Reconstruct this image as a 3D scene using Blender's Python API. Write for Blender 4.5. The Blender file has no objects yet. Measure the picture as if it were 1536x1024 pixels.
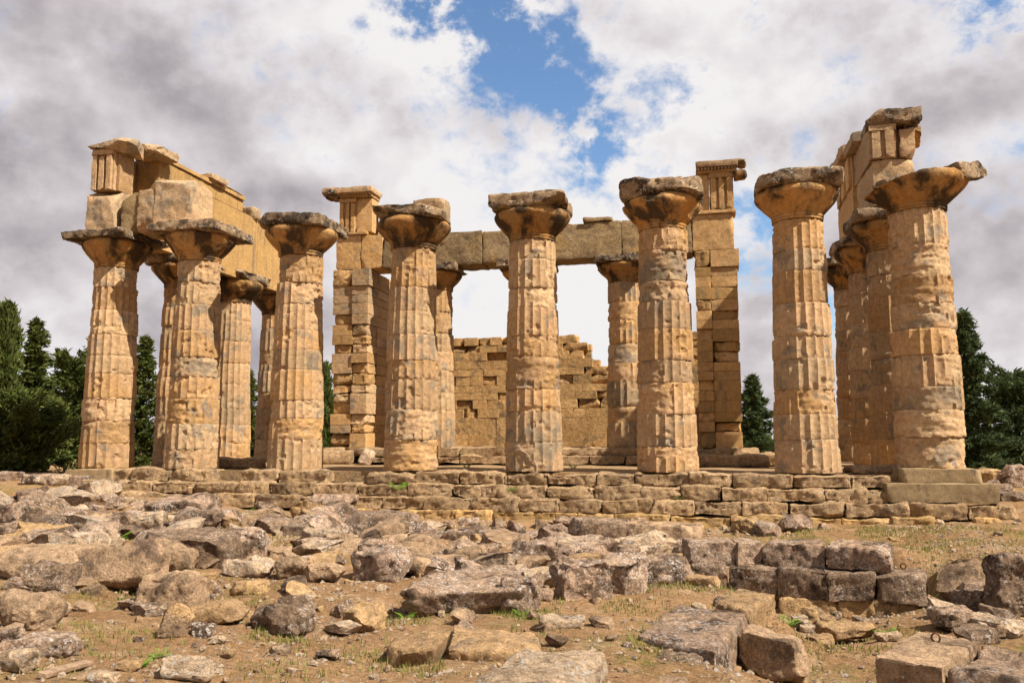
import bpy, math, random
import numpy as np
from mathutils import Vector, Matrix, Euler

S = bpy.context.scene
COL = S.collection
PI = math.pi

# ------------------------------------------------------------------ camera
FPX, PITCH, ROLL, YAW = 1281.3, 0.113, -0.002, -0.228
CAM = np.array([7.438, -26.531, 0.999])
FW = np.array([math.sin(YAW)*math.cos(PITCH), math.cos(YAW)*math.cos(PITCH), math.sin(PITCH)])
RT0 = np.array([math.cos(YAW), -math.sin(YAW), 0.0])
UP0 = np.cross(RT0, FW)
RT = RT0*math.cos(ROLL) + UP0*math.sin(ROLL)
UP = -RT0*math.sin(ROLL) + UP0*math.cos(ROLL)
cam = bpy.data.cameras.new("camera")
cam.sensor_width = 36.0
cam.lens = 36.0*FPX/1536.0
cam.clip_start = 0.1
cam.clip_end = 3000
camo = bpy.data.objects.new("camera", cam)
COL.objects.link(camo)
m = Matrix.Identity(4)
for r in range(3):
    m[r][0] = RT[r]; m[r][1] = UP[r]; m[r][2] = -FW[r]; m[r][3] = CAM[r]
camo.matrix_world = m
S.camera = camo

# ------------------------------------------------------------------ light and sky
SUN_AZ, SUN_EL = math.radians(70), math.radians(48)     # azimuth from the facade's normal (-Y) towards +X
sun_dir = Vector((math.sin(SUN_AZ)*math.cos(SUN_EL), -math.cos(SUN_AZ)*math.cos(SUN_EL), math.sin(SUN_EL)))
sl = bpy.data.lights.new("sun", 'SUN')
sl.energy = 5.0
sl.angle = math.radians(0.5)
sl.color = (1.0, 0.92, 0.80)
so = bpy.data.objects.new("sun", sl)
COL.objects.link(so)
so.rotation_euler = sun_dir.to_track_quat('Z', 'Y').to_euler()

S.view_settings.view_transform = 'Standard'
S.view_settings.look = 'None'
S.view_settings.exposure = 0.97
S.view_settings.gamma = 1.0
S.view_settings.use_curve_mapping = False


def ray(px, py):
    return FW + RT*(px-768)/FPX + UP*(512-py)/FPX


def unit(px, py):
    d = ray(px, py)
    return d/np.linalg.norm(d)


def onY(px, py, Y):
    d = ray(px, py)
    return CAM + d*((Y-CAM[1])/d[1])


def onZ(px, py, Z):
    d = ray(px, py)
    return CAM + d*((Z-CAM[2])/d[2])


class NT:
    """small helper round a node tree"""
    def __init__(self, tree):
        self.t = tree
        self.n = tree.nodes
        self.l = tree.links

    def node(self, kind, **kw):
        n = self.n.new(kind)
        for k, v in kw.items():
            setattr(n, k, v)
        return n

    def put(self, sock, v):
        if hasattr(v, 'is_output'):
            self.l.new(v, sock)
        else:
            sock.default_value = v

    def math(self, op, a, b=0.0, c=0.0, clamp=False):
        n = self.node('ShaderNodeMath', operation=op, use_clamp=clamp)
        self.put(n.inputs[0], a); self.put(n.inputs[1], b)
        if op == 'MULTIPLY_ADD':
            self.put(n.inputs[2], c)
        return n.outputs[0]

    def vmath(self, op, a, b=None, scale=None):
        n = self.node('ShaderNodeVectorMath', operation=op)
        self.put(n.inputs[0], a)
        if b is not None:
            self.put(n.inputs[1], b)
        if scale is not None:
            self.put(n.inputs['Scale'], scale)
        return n.outputs['Value'] if op == 'DOT_PRODUCT' else n.outputs[0]

    def noise(self, vec, scale, detail=5.0, rough=0.55, dist=0.0):
        n = self.node('ShaderNodeTexNoise')
        self.put(n.inputs['Vector'], vec)
        n.inputs['Scale'].default_value = scale
        n.inputs['Detail'].default_value = detail
        n.inputs['Roughness'].default_value = rough
        n.inputs['Distortion'].default_value = dist
        return n.outputs['Fac']

    def voro(self, vec, scale, feature='F1'):
        n = self.node('ShaderNodeTexVoronoi', feature=feature)
        self.put(n.inputs['Vector'], vec)
        n.inputs['Scale'].default_value = scale
        return n.outputs['Distance']

    def step(self, v, lo, hi, to0=0.0, to1=1.0):
        n = self.node('ShaderNodeMapRange', interpolation_type='SMOOTHSTEP')
        self.put(n.inputs['Value'], v)
        n.inputs['From Min'].default_value = lo
        n.inputs['From Max'].default_value = hi
        n.inputs['To Min'].default_value = to0
        n.inputs['To Max'].default_value = to1
        return n.outputs['Result']

    def mix(self, f, a, b, blend='MIX'):
        n = self.node('ShaderNodeMix', data_type='RGBA', blend_type=blend)
        self.put(n.inputs[0], f)
        self.put(n.inputs[6], a if hasattr(a, 'is_output') else tuple(a)+(1.0,))
        self.put(n.inputs[7], b if hasattr(b, 'is_output') else tuple(b)+(1.0,))
        return n.outputs[2]

    def scalec(self, c, v):
        n = self.node('ShaderNodeVectorMath', operation='SCALE')
        self.put(n.inputs[0], c); self.put(n.inputs['Scale'], v)
        return n.outputs[0]


world = bpy.data.worlds.new("World")
S.world = world
world.use_nodes = True
world.node_tree.nodes.clear()
W = NT(world.node_tree)
tc = W.node('ShaderNodeTexCoord').outputs['Generated']
dirv = W.vmath('NORMALIZE', tc)
plane = W.vmath('ADD', W.vmath('MULTIPLY', dirv, (1.0, 1.0, 1.25)), (3.1, 7.3, 0.4))


def blob(px, py, sig, wgt):
    c = unit(px, py)
    k = (FPX/sig)**2
    d = W.math('MAXIMUM', W.vmath('DOT_PRODUCT', dirv, tuple(c)), 0.0)
    return W.math('MULTIPLY', W.math('POWER', d, k), wgt)


def total(lst):
    s = lst[0]
    for x in lst[1:]:
        s = W.math('ADD', s, x)
    return s


n_big = W.noise(plane, 2.6, 8, 0.5, 0.0)
n_mid = W.noise(plane, 7.0, 10, 0.52, 0.0)
n_fine = W.noise(plane, 19.0, 10, 0.60, 0.15)
gap = total([blob(680, -5, 75, .30), blob(745, 50, 54, .28), blob(805, 120, 46, .26), blob(865, 165, 40, .34), blob(895, 215, 28, .30),
             blob(880, 265, 26, .16), blob(1030, 140, 40, .20), blob(1110, 400, 34, .16), blob(1165, 285, 40, .16), blob(960, 200, 36, .08),
             blob(1130, 350, 34, .14), blob(1490, 20, 44, .30), blob(25, 505, 50, .14), blob(605, 5, 50, .24), blob(1240, 470, 34, .14),
             blob(1150, -15, 44, .22), blob(850, 20, 40, .10), blob(920, 260, 30, .14)])
bright = total([blob(640, 110, 150, .22), blob(560, 30, 120, .12), blob(745, 450, 150, .34), blob(860, 280, 60, .34), blob(960, 330, 150, .16),
                blob(1150, 150, 150, .16), blob(1320, 60, 130, .16), blob(1500, 560, 110, .18), blob(1180, 480, 90, .10), blob(90, 540, 90, .18),
                blob(620, 60, 60, .12), blob(1000, 60, 110, .14), blob(470, 200, 110, .05), blob(820, 460, 110, .3)])
dark = total([blob(60, 230, 170, .07), blob(300, 90, 140, .0), blob(-40, 400, 110, .10), blob(560, 260, 110, .10), blob(1420, 330, 140, .16),
              blob(1290, 230, 100, .10), blob(400, 520, 70, .25), blob(1140, 500, 60, .10)])


def cen(n, k):
    return W.math('MULTIPLY', W.math('SUBTRACT', n, .5), k)


n_wisp = W.noise(plane, 34.0, 9, 0.62, 0.3)
cov = total([cen(n_big, .4), cen(n_mid, 1.1), cen(n_fine, 1.1), cen(n_wisp, .5)])
cov = W.math('MULTIPLY', cov, W.math('MULTIPLY_ADD', gap, 3.2, 1.0))
cov = W.math('SUBTRACT', W.math('ADD', cov, 0.88), W.math('MULTIPLY', gap, 1.62))
mask = W.step(cov, 0.24, 0.80)
# relief: the noise compared with itself a little way towards the sun
sunw = W.vmath('ADD', plane, (sun_dir.x*.05, sun_dir.y*.05, sun_dir.z*.07))
r_big = W.math('SUBTRACT', W.noise(plane, 3.4, 4, 0.5), W.noise(sunw, 3.4, 4, 0.5))
r_mid = W.math('SUBTRACT', W.noise(plane, 9.0, 6, 0.55), W.noise(sunw, 9.0, 6, 0.55))
lum = total([cen(n_big, .35), cen(n_mid, .25), cen(n_fine, .10), W.math('MULTIPLY', r_big, 1.4), W.math('MULTIPLY', r_mid, .75)])
thin = W.step(cov, .45, 1.05, .22, 0.0)
lum = W.math('ADD', W.math('SUBTRACT', W.math('ADD', W.math('ADD', lum, thin), 0.56), dark), W.math('MULTIPLY', bright, .85))
ramp = W.node('ShaderNodeValToRGB')
W.l.new(lum, ramp.inputs[0])
cr = ramp.color_ramp
cr.elements[0].position = 0.10; cr.elements[0].color = (0.30, 0.275, 0.30, 1)
cr.elements[1].position = 0.95; cr.elements[1].color = (1.0, 0.97, 0.97, 1)
for p, c in ((0.38, (0.47, 0.43, 0.455)), (0.62, (0.72, 0.67, 0.69)), (0.8, (0.90, 0.86, 0.87))):
    e = cr.elements.new(p); e.color = c+(1,)
sky = W.node('ShaderNodeTexSky', sky_type='NISHITA')
sky.sun_disc = False
sky.sun_elevation = SUN_EL
sky.sun_rotation = math.atan2(sun_dir.x, sun_dir.y)
sky.air_density = 1.2
sky.dust_density = 0.1
sky.ozone_density = 6.0
bg1 = W.node('ShaderNodeBackground'); W.l.new(sky.outputs[0], bg1.inputs[0]); bg1.inputs[1].default_value = 0.078
bg2 = W.node('ShaderNodeBackground'); W.l.new(ramp.outputs[0], bg2.inputs[0]); bg2.inputs[1].default_value = 0.46
mx = W.node('ShaderNodeMixShader')
W.l.new(mask, mx.inputs[0]); W.l.new(bg1.outputs[0], mx.inputs[1]); W.l.new(bg2.outputs[0], mx.inputs[2])
wo = W.node('ShaderNodeOutputWorld'); W.l.new(mx.outputs[0], wo.inputs[0])

# ------------------------------------------------------------------ numpy noise
_T = np.random.RandomState(7).rand(65536)*2-1


def vn(p):
    i = np.floor(p).astype(np.int64); f = p-i
    u = f*f*f*(f*(f*6-15)+10)
    out = 0
    for dx in (0, 1):
        wx = u[:, 0] if dx else 1-u[:, 0]
        for dy in (0, 1):
            wy = u[:, 1] if dy else 1-u[:, 1]
            for dz in (0, 1):
                wz = u[:, 2] if dz else 1-u[:, 2]
                h = ((i[:, 0]+dx)*73856093 ^ (i[:, 1]+dy)*19349663 ^ (i[:, 2]+dz)*83492791) & 65535
                out = out+_T[h]*wx*wy*wz
    return out


def fbm(p, oct=4, seed=0.0, gain=.5):
    p = np.asarray(p, float)+np.array([seed*17.13, seed*9.71, seed*5.37])
    a = 1.0; s = 0; tot = 0
    for _ in range(oct):
        s = s+a*vn(p); tot += a; a *= gain
        p = p*2.03+11.7
    return s/tot*1.5


def sstep(x, lo, hi):
    t = np.clip((x-lo)/(hi-lo), 0, 1)
    return t*t*(3-2*t)


# ------------------------------------------------------------------ object helpers
def tag(o, label=None, cat=None, group=None, kind=None):
    if label: o['label'] = label
    if cat: o['category'] = cat
    if group: o['group'] = group
    if kind: o['kind'] = kind
    return o


def thing(name, label, cat, loc=(0, 0, 0), rotz=0.0, group=None):
    o = bpy.data.objects.new(name, None)
    o.empty_display_size = 0.3
    COL.objects.link(o)
    o.location = loc
    o.rotation_euler = (0, 0, rotz)
    return tag(o, label, cat, group)


def mesh(name, v, f, mat, parent=None, smooth=True, loc=None, rot=None, sharp=40):
    me = bpy.data.meshes.new(name)
    v = np.asarray(v, np.float32)
    if isinstance(f, np.ndarray):
        nf, k = f.shape
        me.vertices.add(len(v)); me.vertices.foreach_set('co', v.ravel())
        me.loops.add(nf*k); me.loops.foreach_set('vertex_index', f.astype(np.int32).ravel())
        me.polygons.add(nf)
        me.polygons.foreach_set('loop_start', np.arange(0, nf*k, k, dtype=np.int32))
        me.polygons.foreach_set('loop_total', np.full(nf, k, dtype=np.int32))
        me.update(calc_edges=True)
    else:
        me.from_pydata([tuple(x) for x in v], [], f)
    me.polygons.foreach_set('use_smooth', np.full(len(me.polygons), smooth))
    if sharp and smooth: me.set_sharp_from_angle(angle=math.radians(sharp))
    me.materials.append(mat)
    o = bpy.data.objects.new(name, me)
    COL.objects.link(o)
    if parent is not None: o.parent = parent
    if loc is not None: o.location = loc
    if rot is not None: o.rotation_euler = rot
    return o


_bc = {}


def lattice(nx, ny, nz):
    key = (nx, ny, nz)
    if key in _bc: return _bc[key]
    idx = {}; V = []; F = []

    def vid(i, j, k):
        t = (i, j, k)
        if t not in idx:
            idx[t] = len(V); V.append((i/nx-.5, j/ny-.5, k/nz-.5))
        return idx[t]
    for i in range(nx):
        for j in range(ny):
            F.append((vid(i, j, nz), vid(i+1, j, nz), vid(i+1, j+1, nz), vid(i, j+1, nz)))
            F.append((vid(i, j, 0), vid(i, j+1, 0), vid(i+1, j+1, 0), vid(i+1, j, 0)))
    for i in range(nx):
        for k in range(nz):
            F.append((vid(i, 0, k), vid(i+1, 0, k), vid(i+1, 0, k+1), vid(i, 0, k+1)))
            F.append((vid(i, ny, k), vid(i, ny, k+1), vid(i+1, ny, k+1), vid(i+1, ny, k)))
    for j in range(ny):
        for k in range(nz):
            F.append((vid(0, j, k), vid(0, j, k+1), vid(0, j+1, k+1), vid(0, j+1, k)))
            F.append((vid(nx, j, k), vid(nx, j+1, k), vid(nx, j+1, k+1), vid(nx, j, k+1)))
    _bc[key] = (np.array(V), np.array(F, dtype=np.int32))
    return _bc[key]


def stone(size, seed, res=.08, rough=.02, rnd=.04, chips=3, chipd=.12, pit=.006, freq=2.5, taper=0.0, bed=0.0, maxn=26):
    """a worn block: rounded box, planes knocked off, fractal wear; centred on the origin"""
    size = np.array(size, float)
    n = [int(min(maxn, max(3, round(s/res)))) for s in size]
    U, F = lattice(*n)
    p = U*size
    half = size/2
    r = min(rnd, half.min()*.95)
    q = np.clip(p, -(half-r), half-r)
    d = p-q
    L = np.linalg.norm(d, axis=1, keepdims=True)
    nrm = d/np.maximum(L, 1e-9)
    p = q+nrm*r
    rg = np.random.RandomState(seed % 100000)
    rg.rand(5)
    if taper:
        k = 1-taper*(p[:, 2:3]/size[2]+.5)
        p[:, :2] *= k
    for _ in range(chips):
        c = np.sign(rg.rand(3)-.5)
        w = rg.rand(3)*.9+.15
        w[rg.randint(3)] *= rg.choice([.2, 1.0, 1.0])
        nn = c*w; nn /= np.linalg.norm(nn)
        ext = np.abs(nn*half).sum()
        lim = ext-(rg.rand()*.9+.1)*chipd*size.mean()
        s = p@nn-lim
        s = np.where(s > 0, s, 0)
        p = p-nn*s[:, None]
    sd = rg.rand()*40
    h = fbm(p*freq, 4, sd)*rough
    if bed:
        h = h+fbm(p*np.array([1.2, 1.2, 9.0]), 3, sd+3)*bed
    if pit:
        t = fbm(p*freq*5, 2, sd+5)
        h = h-np.maximum(t-.1, 0)*pit*3
    lump = fbm(p*freq*.45, 2, sd+9)*rough*1.2
    p = p+nrm*(h+lump)[:, None]
    return p, F


def box_stone(name, x, y, z, mat, parent=None, seed=0, base=(0, 0, 0), **kw):
    """a stone filling the ranges x, y, z (world); base = the parent's location"""
    size = (x[1]-x[0], y[1]-y[0], z[1]-z[0])
    v, f = stone(size, seed, **kw)
    c = ((x[0]+x[1])/2-base[0], (y[0]+y[1])/2-base[1], (z[0]+z[1])/2-base[2])
    return mesh(name, v, f, mat, parent, loc=c, sharp=32)


# ------------------------------------------------------------------ materials
def new_mat(name):
    mt = bpy.data.materials.new(name)
    mt.use_nodes = True
    mt.node_tree.nodes.clear()
    N = NT(mt.node_tree)
    bs = N.node('ShaderNodeBsdfPrincipled')
    bs.inputs['Roughness'].default_value = 0.9
    bs.inputs['Specular IOR Level'].default_value = 0.15
    out = N.node('ShaderNodeOutputMaterial')
    N.l.new(bs.outputs[0], out.inputs[0])
    return mt, N, bs


ALB = 0.66        # the script's stone colours are written as bright samples; this brings them to real albedo


def warm(c):
    return (c[0]*1.06, c[1]*.965, c[2]*.835)


def stone_mat(name, c1, c2, patch=None, crust=None, lichen=None, orange=0.0, bump=(.02, .012), big=.9, val=.35, rust=None):
    c1, c2 = warm(c1), warm(c2)
    if patch: patch = (warm(patch[0]),)+tuple(patch[1:])
    mt, N, bs = new_mat(name)
    pos = N.node('ShaderNodeNewGeometry').outputs['Position']
    rnd = N.node('ShaderNodeObjectInfo').outputs['Random']
    off = N.node('ShaderNodeCombineXYZ')
    N.l.new(N.math('MULTIPLY', rnd, 41.0), off.inputs[0]); N.l.new(N.math('MULTIPLY', rnd, 23.0), off.inputs[1])
    P = N.vmath('ADD', pos, off.outputs[0])
    a = N.noise(P, big, 6, .6)
    col = N.mix(N.step(a, .36, .64), c1, c2)
    if rust:
        rm = N.step(N.noise(N.vmath('ADD', P, (9, 4, 2)), 1.3, 5, .55), rust[1], rust[1]+.1)
        col = N.mix(rm, col, rust[0])
    if patch:
        pm = N.step(N.noise(N.vmath('ADD', P, (5, 3, 8)), patch[2], 5, .6, .4), patch[1], patch[1]+.07)
        col = N.mix(pm, col, patch[0])
    if crust:
        mp = N.vmath('MULTIPLY', P, crust[3])
        cm = N.step(N.noise(mp, crust[2], 6, .62, .3), crust[1], crust[1]+crust[4])
        col = N.mix(cm, col, crust[0])
    sp = N.noise(P, 7, 8, .68)
    col = N.scalec(col, N.step(sp, .25, .75, 1-val, 1+val))
    fine = N.noise(P, 38, 4, .7)
    col = N.scalec(col, N.step(fine, .3, .7, 1-val*.55, 1+val*.55))
    if val > .4:
        pit_shade = N.step(N.voro(P, 9.0), .06, .24, .42, 1.0)  # shade of small pits painted into the stone colour, no real depth
        hm = N.step(N.noise(P, 3.1, 4, .6), .46, .58)
        col = N.scalec(col, N.math('MULTIPLY_ADD', N.math('SUBTRACT', pit_shade, 1.0), hm, 1.0))
    if lichen:
        lm = N.step(N.noise(P, lichen[2], 6, .72, .5), lichen[1], lichen[1]+.06)
        lm2 = N.math('MULTIPLY', lm, N.step(N.noise(P, 1.6, 3, .5), .38, .58))
        col = N.mix(lm2, col, lichen[0])
        dk = N.step(N.noise(N.vmath('ADD', P, (3, 1, 7)), lichen[2]*1.3, 5, .7, .3), .60, .68)
        col = N.mix(N.math('MULTIPLY', dk, .75), col, (.07, .055, .05))
    if orange:
        om = N.step(N.noise(N.vmath('ADD', P, (1, 9, 4)), 2.2, 4, .6), .71, .74)
        col = N.mix(N.math('MULTIPLY', om, orange), col, (.52, .17, .03))
    col = N.scalec(col, N.math('MULTIPLY_ADD', rnd, .34*ALB, .83*ALB))
    N.l.new(col, bs.inputs['Base Color'])
    b = N.node('ShaderNodeBump'); b.inputs['Distance'].default_value = bump[0]*3; b.inputs['Strength'].default_value = .8
    N.l.new(sp, b.inputs['Height'])
    b2 = N.node('ShaderNodeBump'); b2.inputs['Distance'].default_value = bump[1]*2; b2.inputs['Strength'].default_value = .9
    N.l.new(N.noise(P, 26, 6, .7), b2.inputs['Height']); N.l.new(b.outputs[0], b2.inputs['Normal'])
    N.l.new(b2.outputs[0], bs.inputs['Normal'])
    return mt


M = {}
OCHRE = (.52, .34, .165); PINK = (.54, .375, .23); DEEP = (.48, .27, .10); GREY = (.335, .265, .20); PALE = (.58, .44, .28)
M['warm'] = stone_mat('sandstone_warm', OCHRE, PINK, patch=((.35, .285, .215), .575, 1.0), rust=(DEEP, .66), bump=(.016, .016), val=.28)
M['pale'] = stone_mat('sandstone_pale', PINK, PALE, patch=((.36, .30, .235), .565, 1.2), rust=(OCHRE, .58), bump=(.016, .016), val=.28)
M['grey'] = stone_mat('sandstone_grey', (.44, .345, .235), PINK, patch=((.32, .265, .20), .53, 1.3), rust=(OCHRE, .64), bump=(.014, .010), val=.25)
M['capital'] = stone_mat('capital_stone', (.50, .28, .10), (.46, .30, .14), crust=((.085, .056, .030), .43, 1.0, (1.3, 1.3, .6), .15), bump=(.014, .01), val=.25)
M['abacus'] = stone_mat('abacus_stone', (.27, .20, .13), (.38, .29, .20), crust=((.09, .066, .045), .47, 1.8, (1, 1, 1.4), .12), lichen=((.62, .53, .42), .55, 11), bump=(.02, .014), val=.3)
M['coarse'] = stone_mat('coarse_grey_stone', (.35, .26, .145), (.29, .22, .135), patch=((.42, .29, .13), .62, .8), lichen=((.46, .38, .26), .57, 16), bump=(.022, .02), val=.35)
M['restored'] = stone_mat('restored_stone', (.48, .32, .14), (.42, .28, .12), crust=((.28, .19, .10), .50, 1.5, (1.8, 1.8, .22), .2), bump=(.008, .006), val=.22)
M['masonry'] = stone_mat('masonry_stone', (.60, .41, .215), (.53, .34, .155), patch=((.36, .27, .165), .58, 1.4), bump=(.012, .010), val=.24)
M['wall'] = stone_mat('cella_wall_stone', (.70, .475, .235), (.58, .38, .18), patch=((.36, .27, .16), .55, 1.7), bump=(.02, .018), val=.36)
M['step'] = stone_mat('step_stone', (.53, .39, .25), (.46, .325, .19), patch=((.35, .26, .175), .56, 1.6), lichen=((.70, .60, .47), .58, 14), bump=(.03, .03), val=.44)
M['footing'] = stone_mat('footing_stone', (.55, .37, .16), (.48, .34, .18), patch=((.36, .27, .17), .62, 1.6), bump=(.02, .014), val=.28)
M['concrete'] = stone_mat('concrete', (.38, .29, .175), (.43, .34, .215), crust=((.22, .165, .11), .56, 2.2, (2.2, 2.2, .6), .14), bump=(.006, .008), val=.2)
M['rock'] = stone_mat('lichen_rock', (.50, .365, .285), (.60, .45, .345), patch=((.215, .155, .115), .525, 1.7), lichen=((.95, .84, .75), .53, 19), orange=.9, bump=(.055, .05), val=.62)
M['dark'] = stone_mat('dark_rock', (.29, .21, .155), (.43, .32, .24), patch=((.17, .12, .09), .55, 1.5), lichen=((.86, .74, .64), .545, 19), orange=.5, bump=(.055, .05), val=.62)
M['tan'] = stone_mat('tan_rock', (.66, .46, .25), (.58, .41, .25), patch=((.40, .30, .21), .58, 1.5), lichen=((.68, .58, .46), .60, 16), bump=(.04, .036), val=.46)
M['smooth'] = stone_mat('brown_grey_rock', (.48, .355, .25), (.55, .40, .275), patch=((.26, .19, .14), .55, 1.7), lichen=((.62, .53, .43), .60, 20), bump=(.034, .036), val=.46)
M['white'] = stone_mat('pale_rock', (.74, .59, .45), (.64, .50, .37), patch=((.34, .26, .19), .56, 2.2), lichen=((.86, .78, .69), .53, 15), bump=(.05, .04), val=.5)


def floor_mat():
    return stone_mat('paving', (.40, .28, .16), (.34, .245, .15), patch=((.28, .21, .13), .55, 1.2), bump=(.03, .015), val=.3)


def earth_mat():
    mt, N, bs = new_mat('earth')
    P = N.node('ShaderNodeNewGeometry').outputs['Position']
    a = N.noise(P, .35, 6, .6)
    col = N.mix(N.step(a, .40, .62), (.54, .325, .165), (.41, .235, .115))
    col = N.mix(N.step(N.noise(P, 1.4, 6, .62), .50, .68), col, (.62, .41, .235))
    g = N.math('MULTIPLY', N.step(N.noise(N.vmath('ADD', P, (4, 7, 0)), .45, 6, .62), .50, .64), N.step(N.noise(P, 4.5, 5, .7), .40, .60))
    col = N.mix(N.math('MULTIPLY', g, .8), col, (.25, .23, .06))
    n2 = N.noise(P, 11, 8, .72)
    col = N.scalec(col, N.step(n2, .25, .75, .62, 1.32))
    n3 = N.noise(P, 45, 4, .75)
    col = N.scalec(col, N.step(n3, .3, .7, .78, 1.22))
    pb = N.step(N.voro(P, 16), .10, .20, 1.0, 0.0)
    pb = N.math('MULTIPLY', pb, N.step(N.noise(P, 1.1, 4, .6), .48, .60))
    col = N.mix(pb, col, (.72, .58, .40))
    col = N.scalec(col, ALB)
    N.l.new(col, bs.inputs['Base Color'])
    b = N.node('ShaderNodeBump'); b.inputs['Distance'].default_value = .09; N.l.new(n2, b.inputs['Height'])
    b2 = N.node('ShaderNodeBump'); b2.inputs['Distance'].default_value = .03; N.l.new(n3, b2.inputs['Height']); N.l.new(b.outputs[0], b2.inputs['Normal'])
    N.l.new(b2.outputs[0], bs.inputs['Normal'])
    bs.inputs['Specular IOR Level'].default_value = .05
    return mt


def leaf_mat(name, c1, c2, c3):
    mt, N, bs = new_mat(name)
    g = N.node('ShaderNodeNewGeometry')
    r = g.outputs['Random Per Island']
    col = N.mix(r, c1, c2)
    col = N.mix(N.step(N.noise(g.outputs['Position'], .8, 3, .6), .45, .65), col, c3)
    N.l.new(col, bs.inputs['Base Color'])
    bs.inputs['Roughness'].default_value = .75
    tr = N.node('ShaderNodeBsdfTranslucent'); N.l.new(col, tr.inputs[0])
    mxs = N.node('ShaderNodeMixShader'); mxs.inputs[0].default_value = .25
    N.l.new(bs.outputs[0], mxs.inputs[1]); N.l.new(tr.outputs[0], mxs.inputs[2])
    out = [n for n in N.n if n.type == 'OUTPUT_MATERIAL'][0]
    N.l.new(mxs.outputs[0], out.inputs[0])
    return mt


M['earth'] = earth_mat()
M['floor'] = floor_mat()
M['needles'] = leaf_mat('conifer_needles', (.030, .046, .010), (.12, .135, .03), (.065, .085, .018))
M['needles2'] = leaf_mat('fir_needles', (.026, .046, .018), (.085, .11, .035), (.045, .068, .026))
M['fern'] = leaf_mat('fern_leaf', (.09, .19, .02), (.19, .30, .03), (.14, .24, .03))
M['grass'] = leaf_mat('grass_blade', (.12, .15, .03), (.30, .25, .08), (.16, .18, .04))
M['bark'] = stone_mat('bark', (.10, .07, .045), (.14, .10, .07), bump=(.02, .01))
M['iron'] = stone_mat('rusty_iron', (.10, .05, .03), (.16, .08, .04), bump=(.002, .002))
M['wood'] = stone_mat('weathered_wood', (.36, .27, .20), (.28, .20, .15), bump=(.01, .006))

# ------------------------------------------------------------------ terrain
CP = []
for px, py, z in [
    (20, 712, -.42), (100, 722, -.50), (170, 745, -.68), (250, 748, -.92), (350, 754, -1.08), (450, 768, -1.20), (560, 778, -1.28), (640, 785, -1.32),
    (10, 770, -.72), (100, 790, -.88), (200, 800, -1.0), (300, 800, -1.12), (420, 815, -1.28), (520, 830, -1.38),
    (30, 850, -1.0), (130, 860, -1.12), (290, 880, -1.36), (400, 890, -1.40), (480, 900, -1.42), (560, 930, -1.58),
    (20, 950, -1.15), (120, 930, -1.22), (240, 960, -1.30), (340, 950, -1.33), (460, 970, -1.42), (60, 1020, -1.18), (200, 1015, -1.25), (400, 1020, -1.33), (580, 1010, -1.45),
    (660, 840, -1.45), (700, 815, -1.45), (760, 850, -1.5), (720, 920, -1.55), (850, 905, -1.5), (640, 960, -1.50), (760, 960, -1.46), (860, 960, -1.42), (768, 1024, -1.38), (950, 940, -1.42), (980, 1015, -1.5),
    (980, 890, -1.46), (1060, 880, -1.48), (1050, 915, -1.45), (1000, 860, -1.5), (880, 850, -1.45), (1120, 905, -1.48),
    (760, 786, -1.34), (900, 790, -1.36), (1000, 795, -1.38), (1100, 800, -1.32), (1180, 790, -1.30), (1260, 782, -1.24), (1350, 785, -1.20), (1450, 790, -1.16), (1530, 770, -1.05), (1500, 820, -1.22),
    (1330, 820, -1.24), (1420, 840, -1.28), (1240, 800, -1.26), (1500, 745, -.85), (1530, 725, -.8),
    (1180, 925, -2.2), (1250, 918, -2.3), (1320, 915, -2.3), (1385, 915, -2.2), (1290, 905, -2.3), (1200, 960, -2.15), (1260, 955, -2.2), (1150, 985, -2.05), (1110, 1015, -2.05), (1250, 1010, -2.08), (1380, 950, -1.98), (1440, 940, -1.95), (1510, 930, -1.9),
]:
    p = onZ(px, py, z)
    CP.append((p[0], p[1], z))
CP += [(7.4, -26.5, -.62), (3, -24, -1.0), (11, -24, -1.1), (-4, -22, -1.15), (-12, -18, -.9), (-18, -12, -.6), (-22, -4, -.4), (-18, 4, -.6), (-20, 14, -.9),
       (19, -10, -1.3), (22, -3, -1.0), (18, 5, -.9), (0, 0, -1.4), (-8, 4, -1.2), (8, 4, -1.2), (0, 10, -1.0), (0, -1.0, -1.5), (7, -1.2, -1.5), (-6, -1.0, -1.2), (12, -1.2, -1.3),
       (0, 30, -1.2), (20, 25, -1.1), (-30, 25, -1.1), (-15, 40, -1.1), (40, 0, -1.0), (30, -25, -1), (-30, -20, -.7), (0, -45, -.8), (40, 40, -1), (0, 60, -1)]
CP = np.array(CP)


def Hs(x, y):
    x = np.asarray(x, float).ravel(); y = np.asarray(y, float).ravel()
    out = np.empty(len(x))
    for s in range(0, len(x), 20000):
        d2 = (x[s:s+20000, None]-CP[None, :, 0])**2+(y[s:s+20000, None]-CP[None, :, 1])**2
        w = 1/(d2+.18)**2.2
        out[s:s+20000] = (w*CP[None, :, 2]).sum(1)/w.sum(1)
    return out


def H(x, y, detail=False):
    x = np.asarray(x, float).ravel(); y = np.asarray(y, float).ravel()
    h = Hs(x, y)
    p = np.stack([x, y, x*0], 1)
    near = np.clip(1.3-np.abs(y+10)/60, .2, 1)
    h = h+fbm(p*.55, 3, 2.0)*.06*near+fbm(p*2.0, 3, 4.0)*.034
    if detail:
        h = h+fbm(p*6.5, 3, 6.0)*.022
    return h


def ground(px, py):
    d = ray(px, py)
    z = -1.3
    for _ in range(12):
        p = CAM+d*((z-CAM[2])/d[2])
        z = .5*z+.5*float(H(p[0], p[1])[0])
    return p


def axis(lo, hi, step, far, grow=1.22):
    a = list(np.arange(lo, hi+step/2, step))
    s = step
    while a[-1] < far:
        s = min(s*grow, 40); a.append(a[-1]+s)
    s = step
    while a[0] > -far:
        s = min(s*grow, 40); a.insert(0, a[0]-s)
    return np.array(a)


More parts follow.
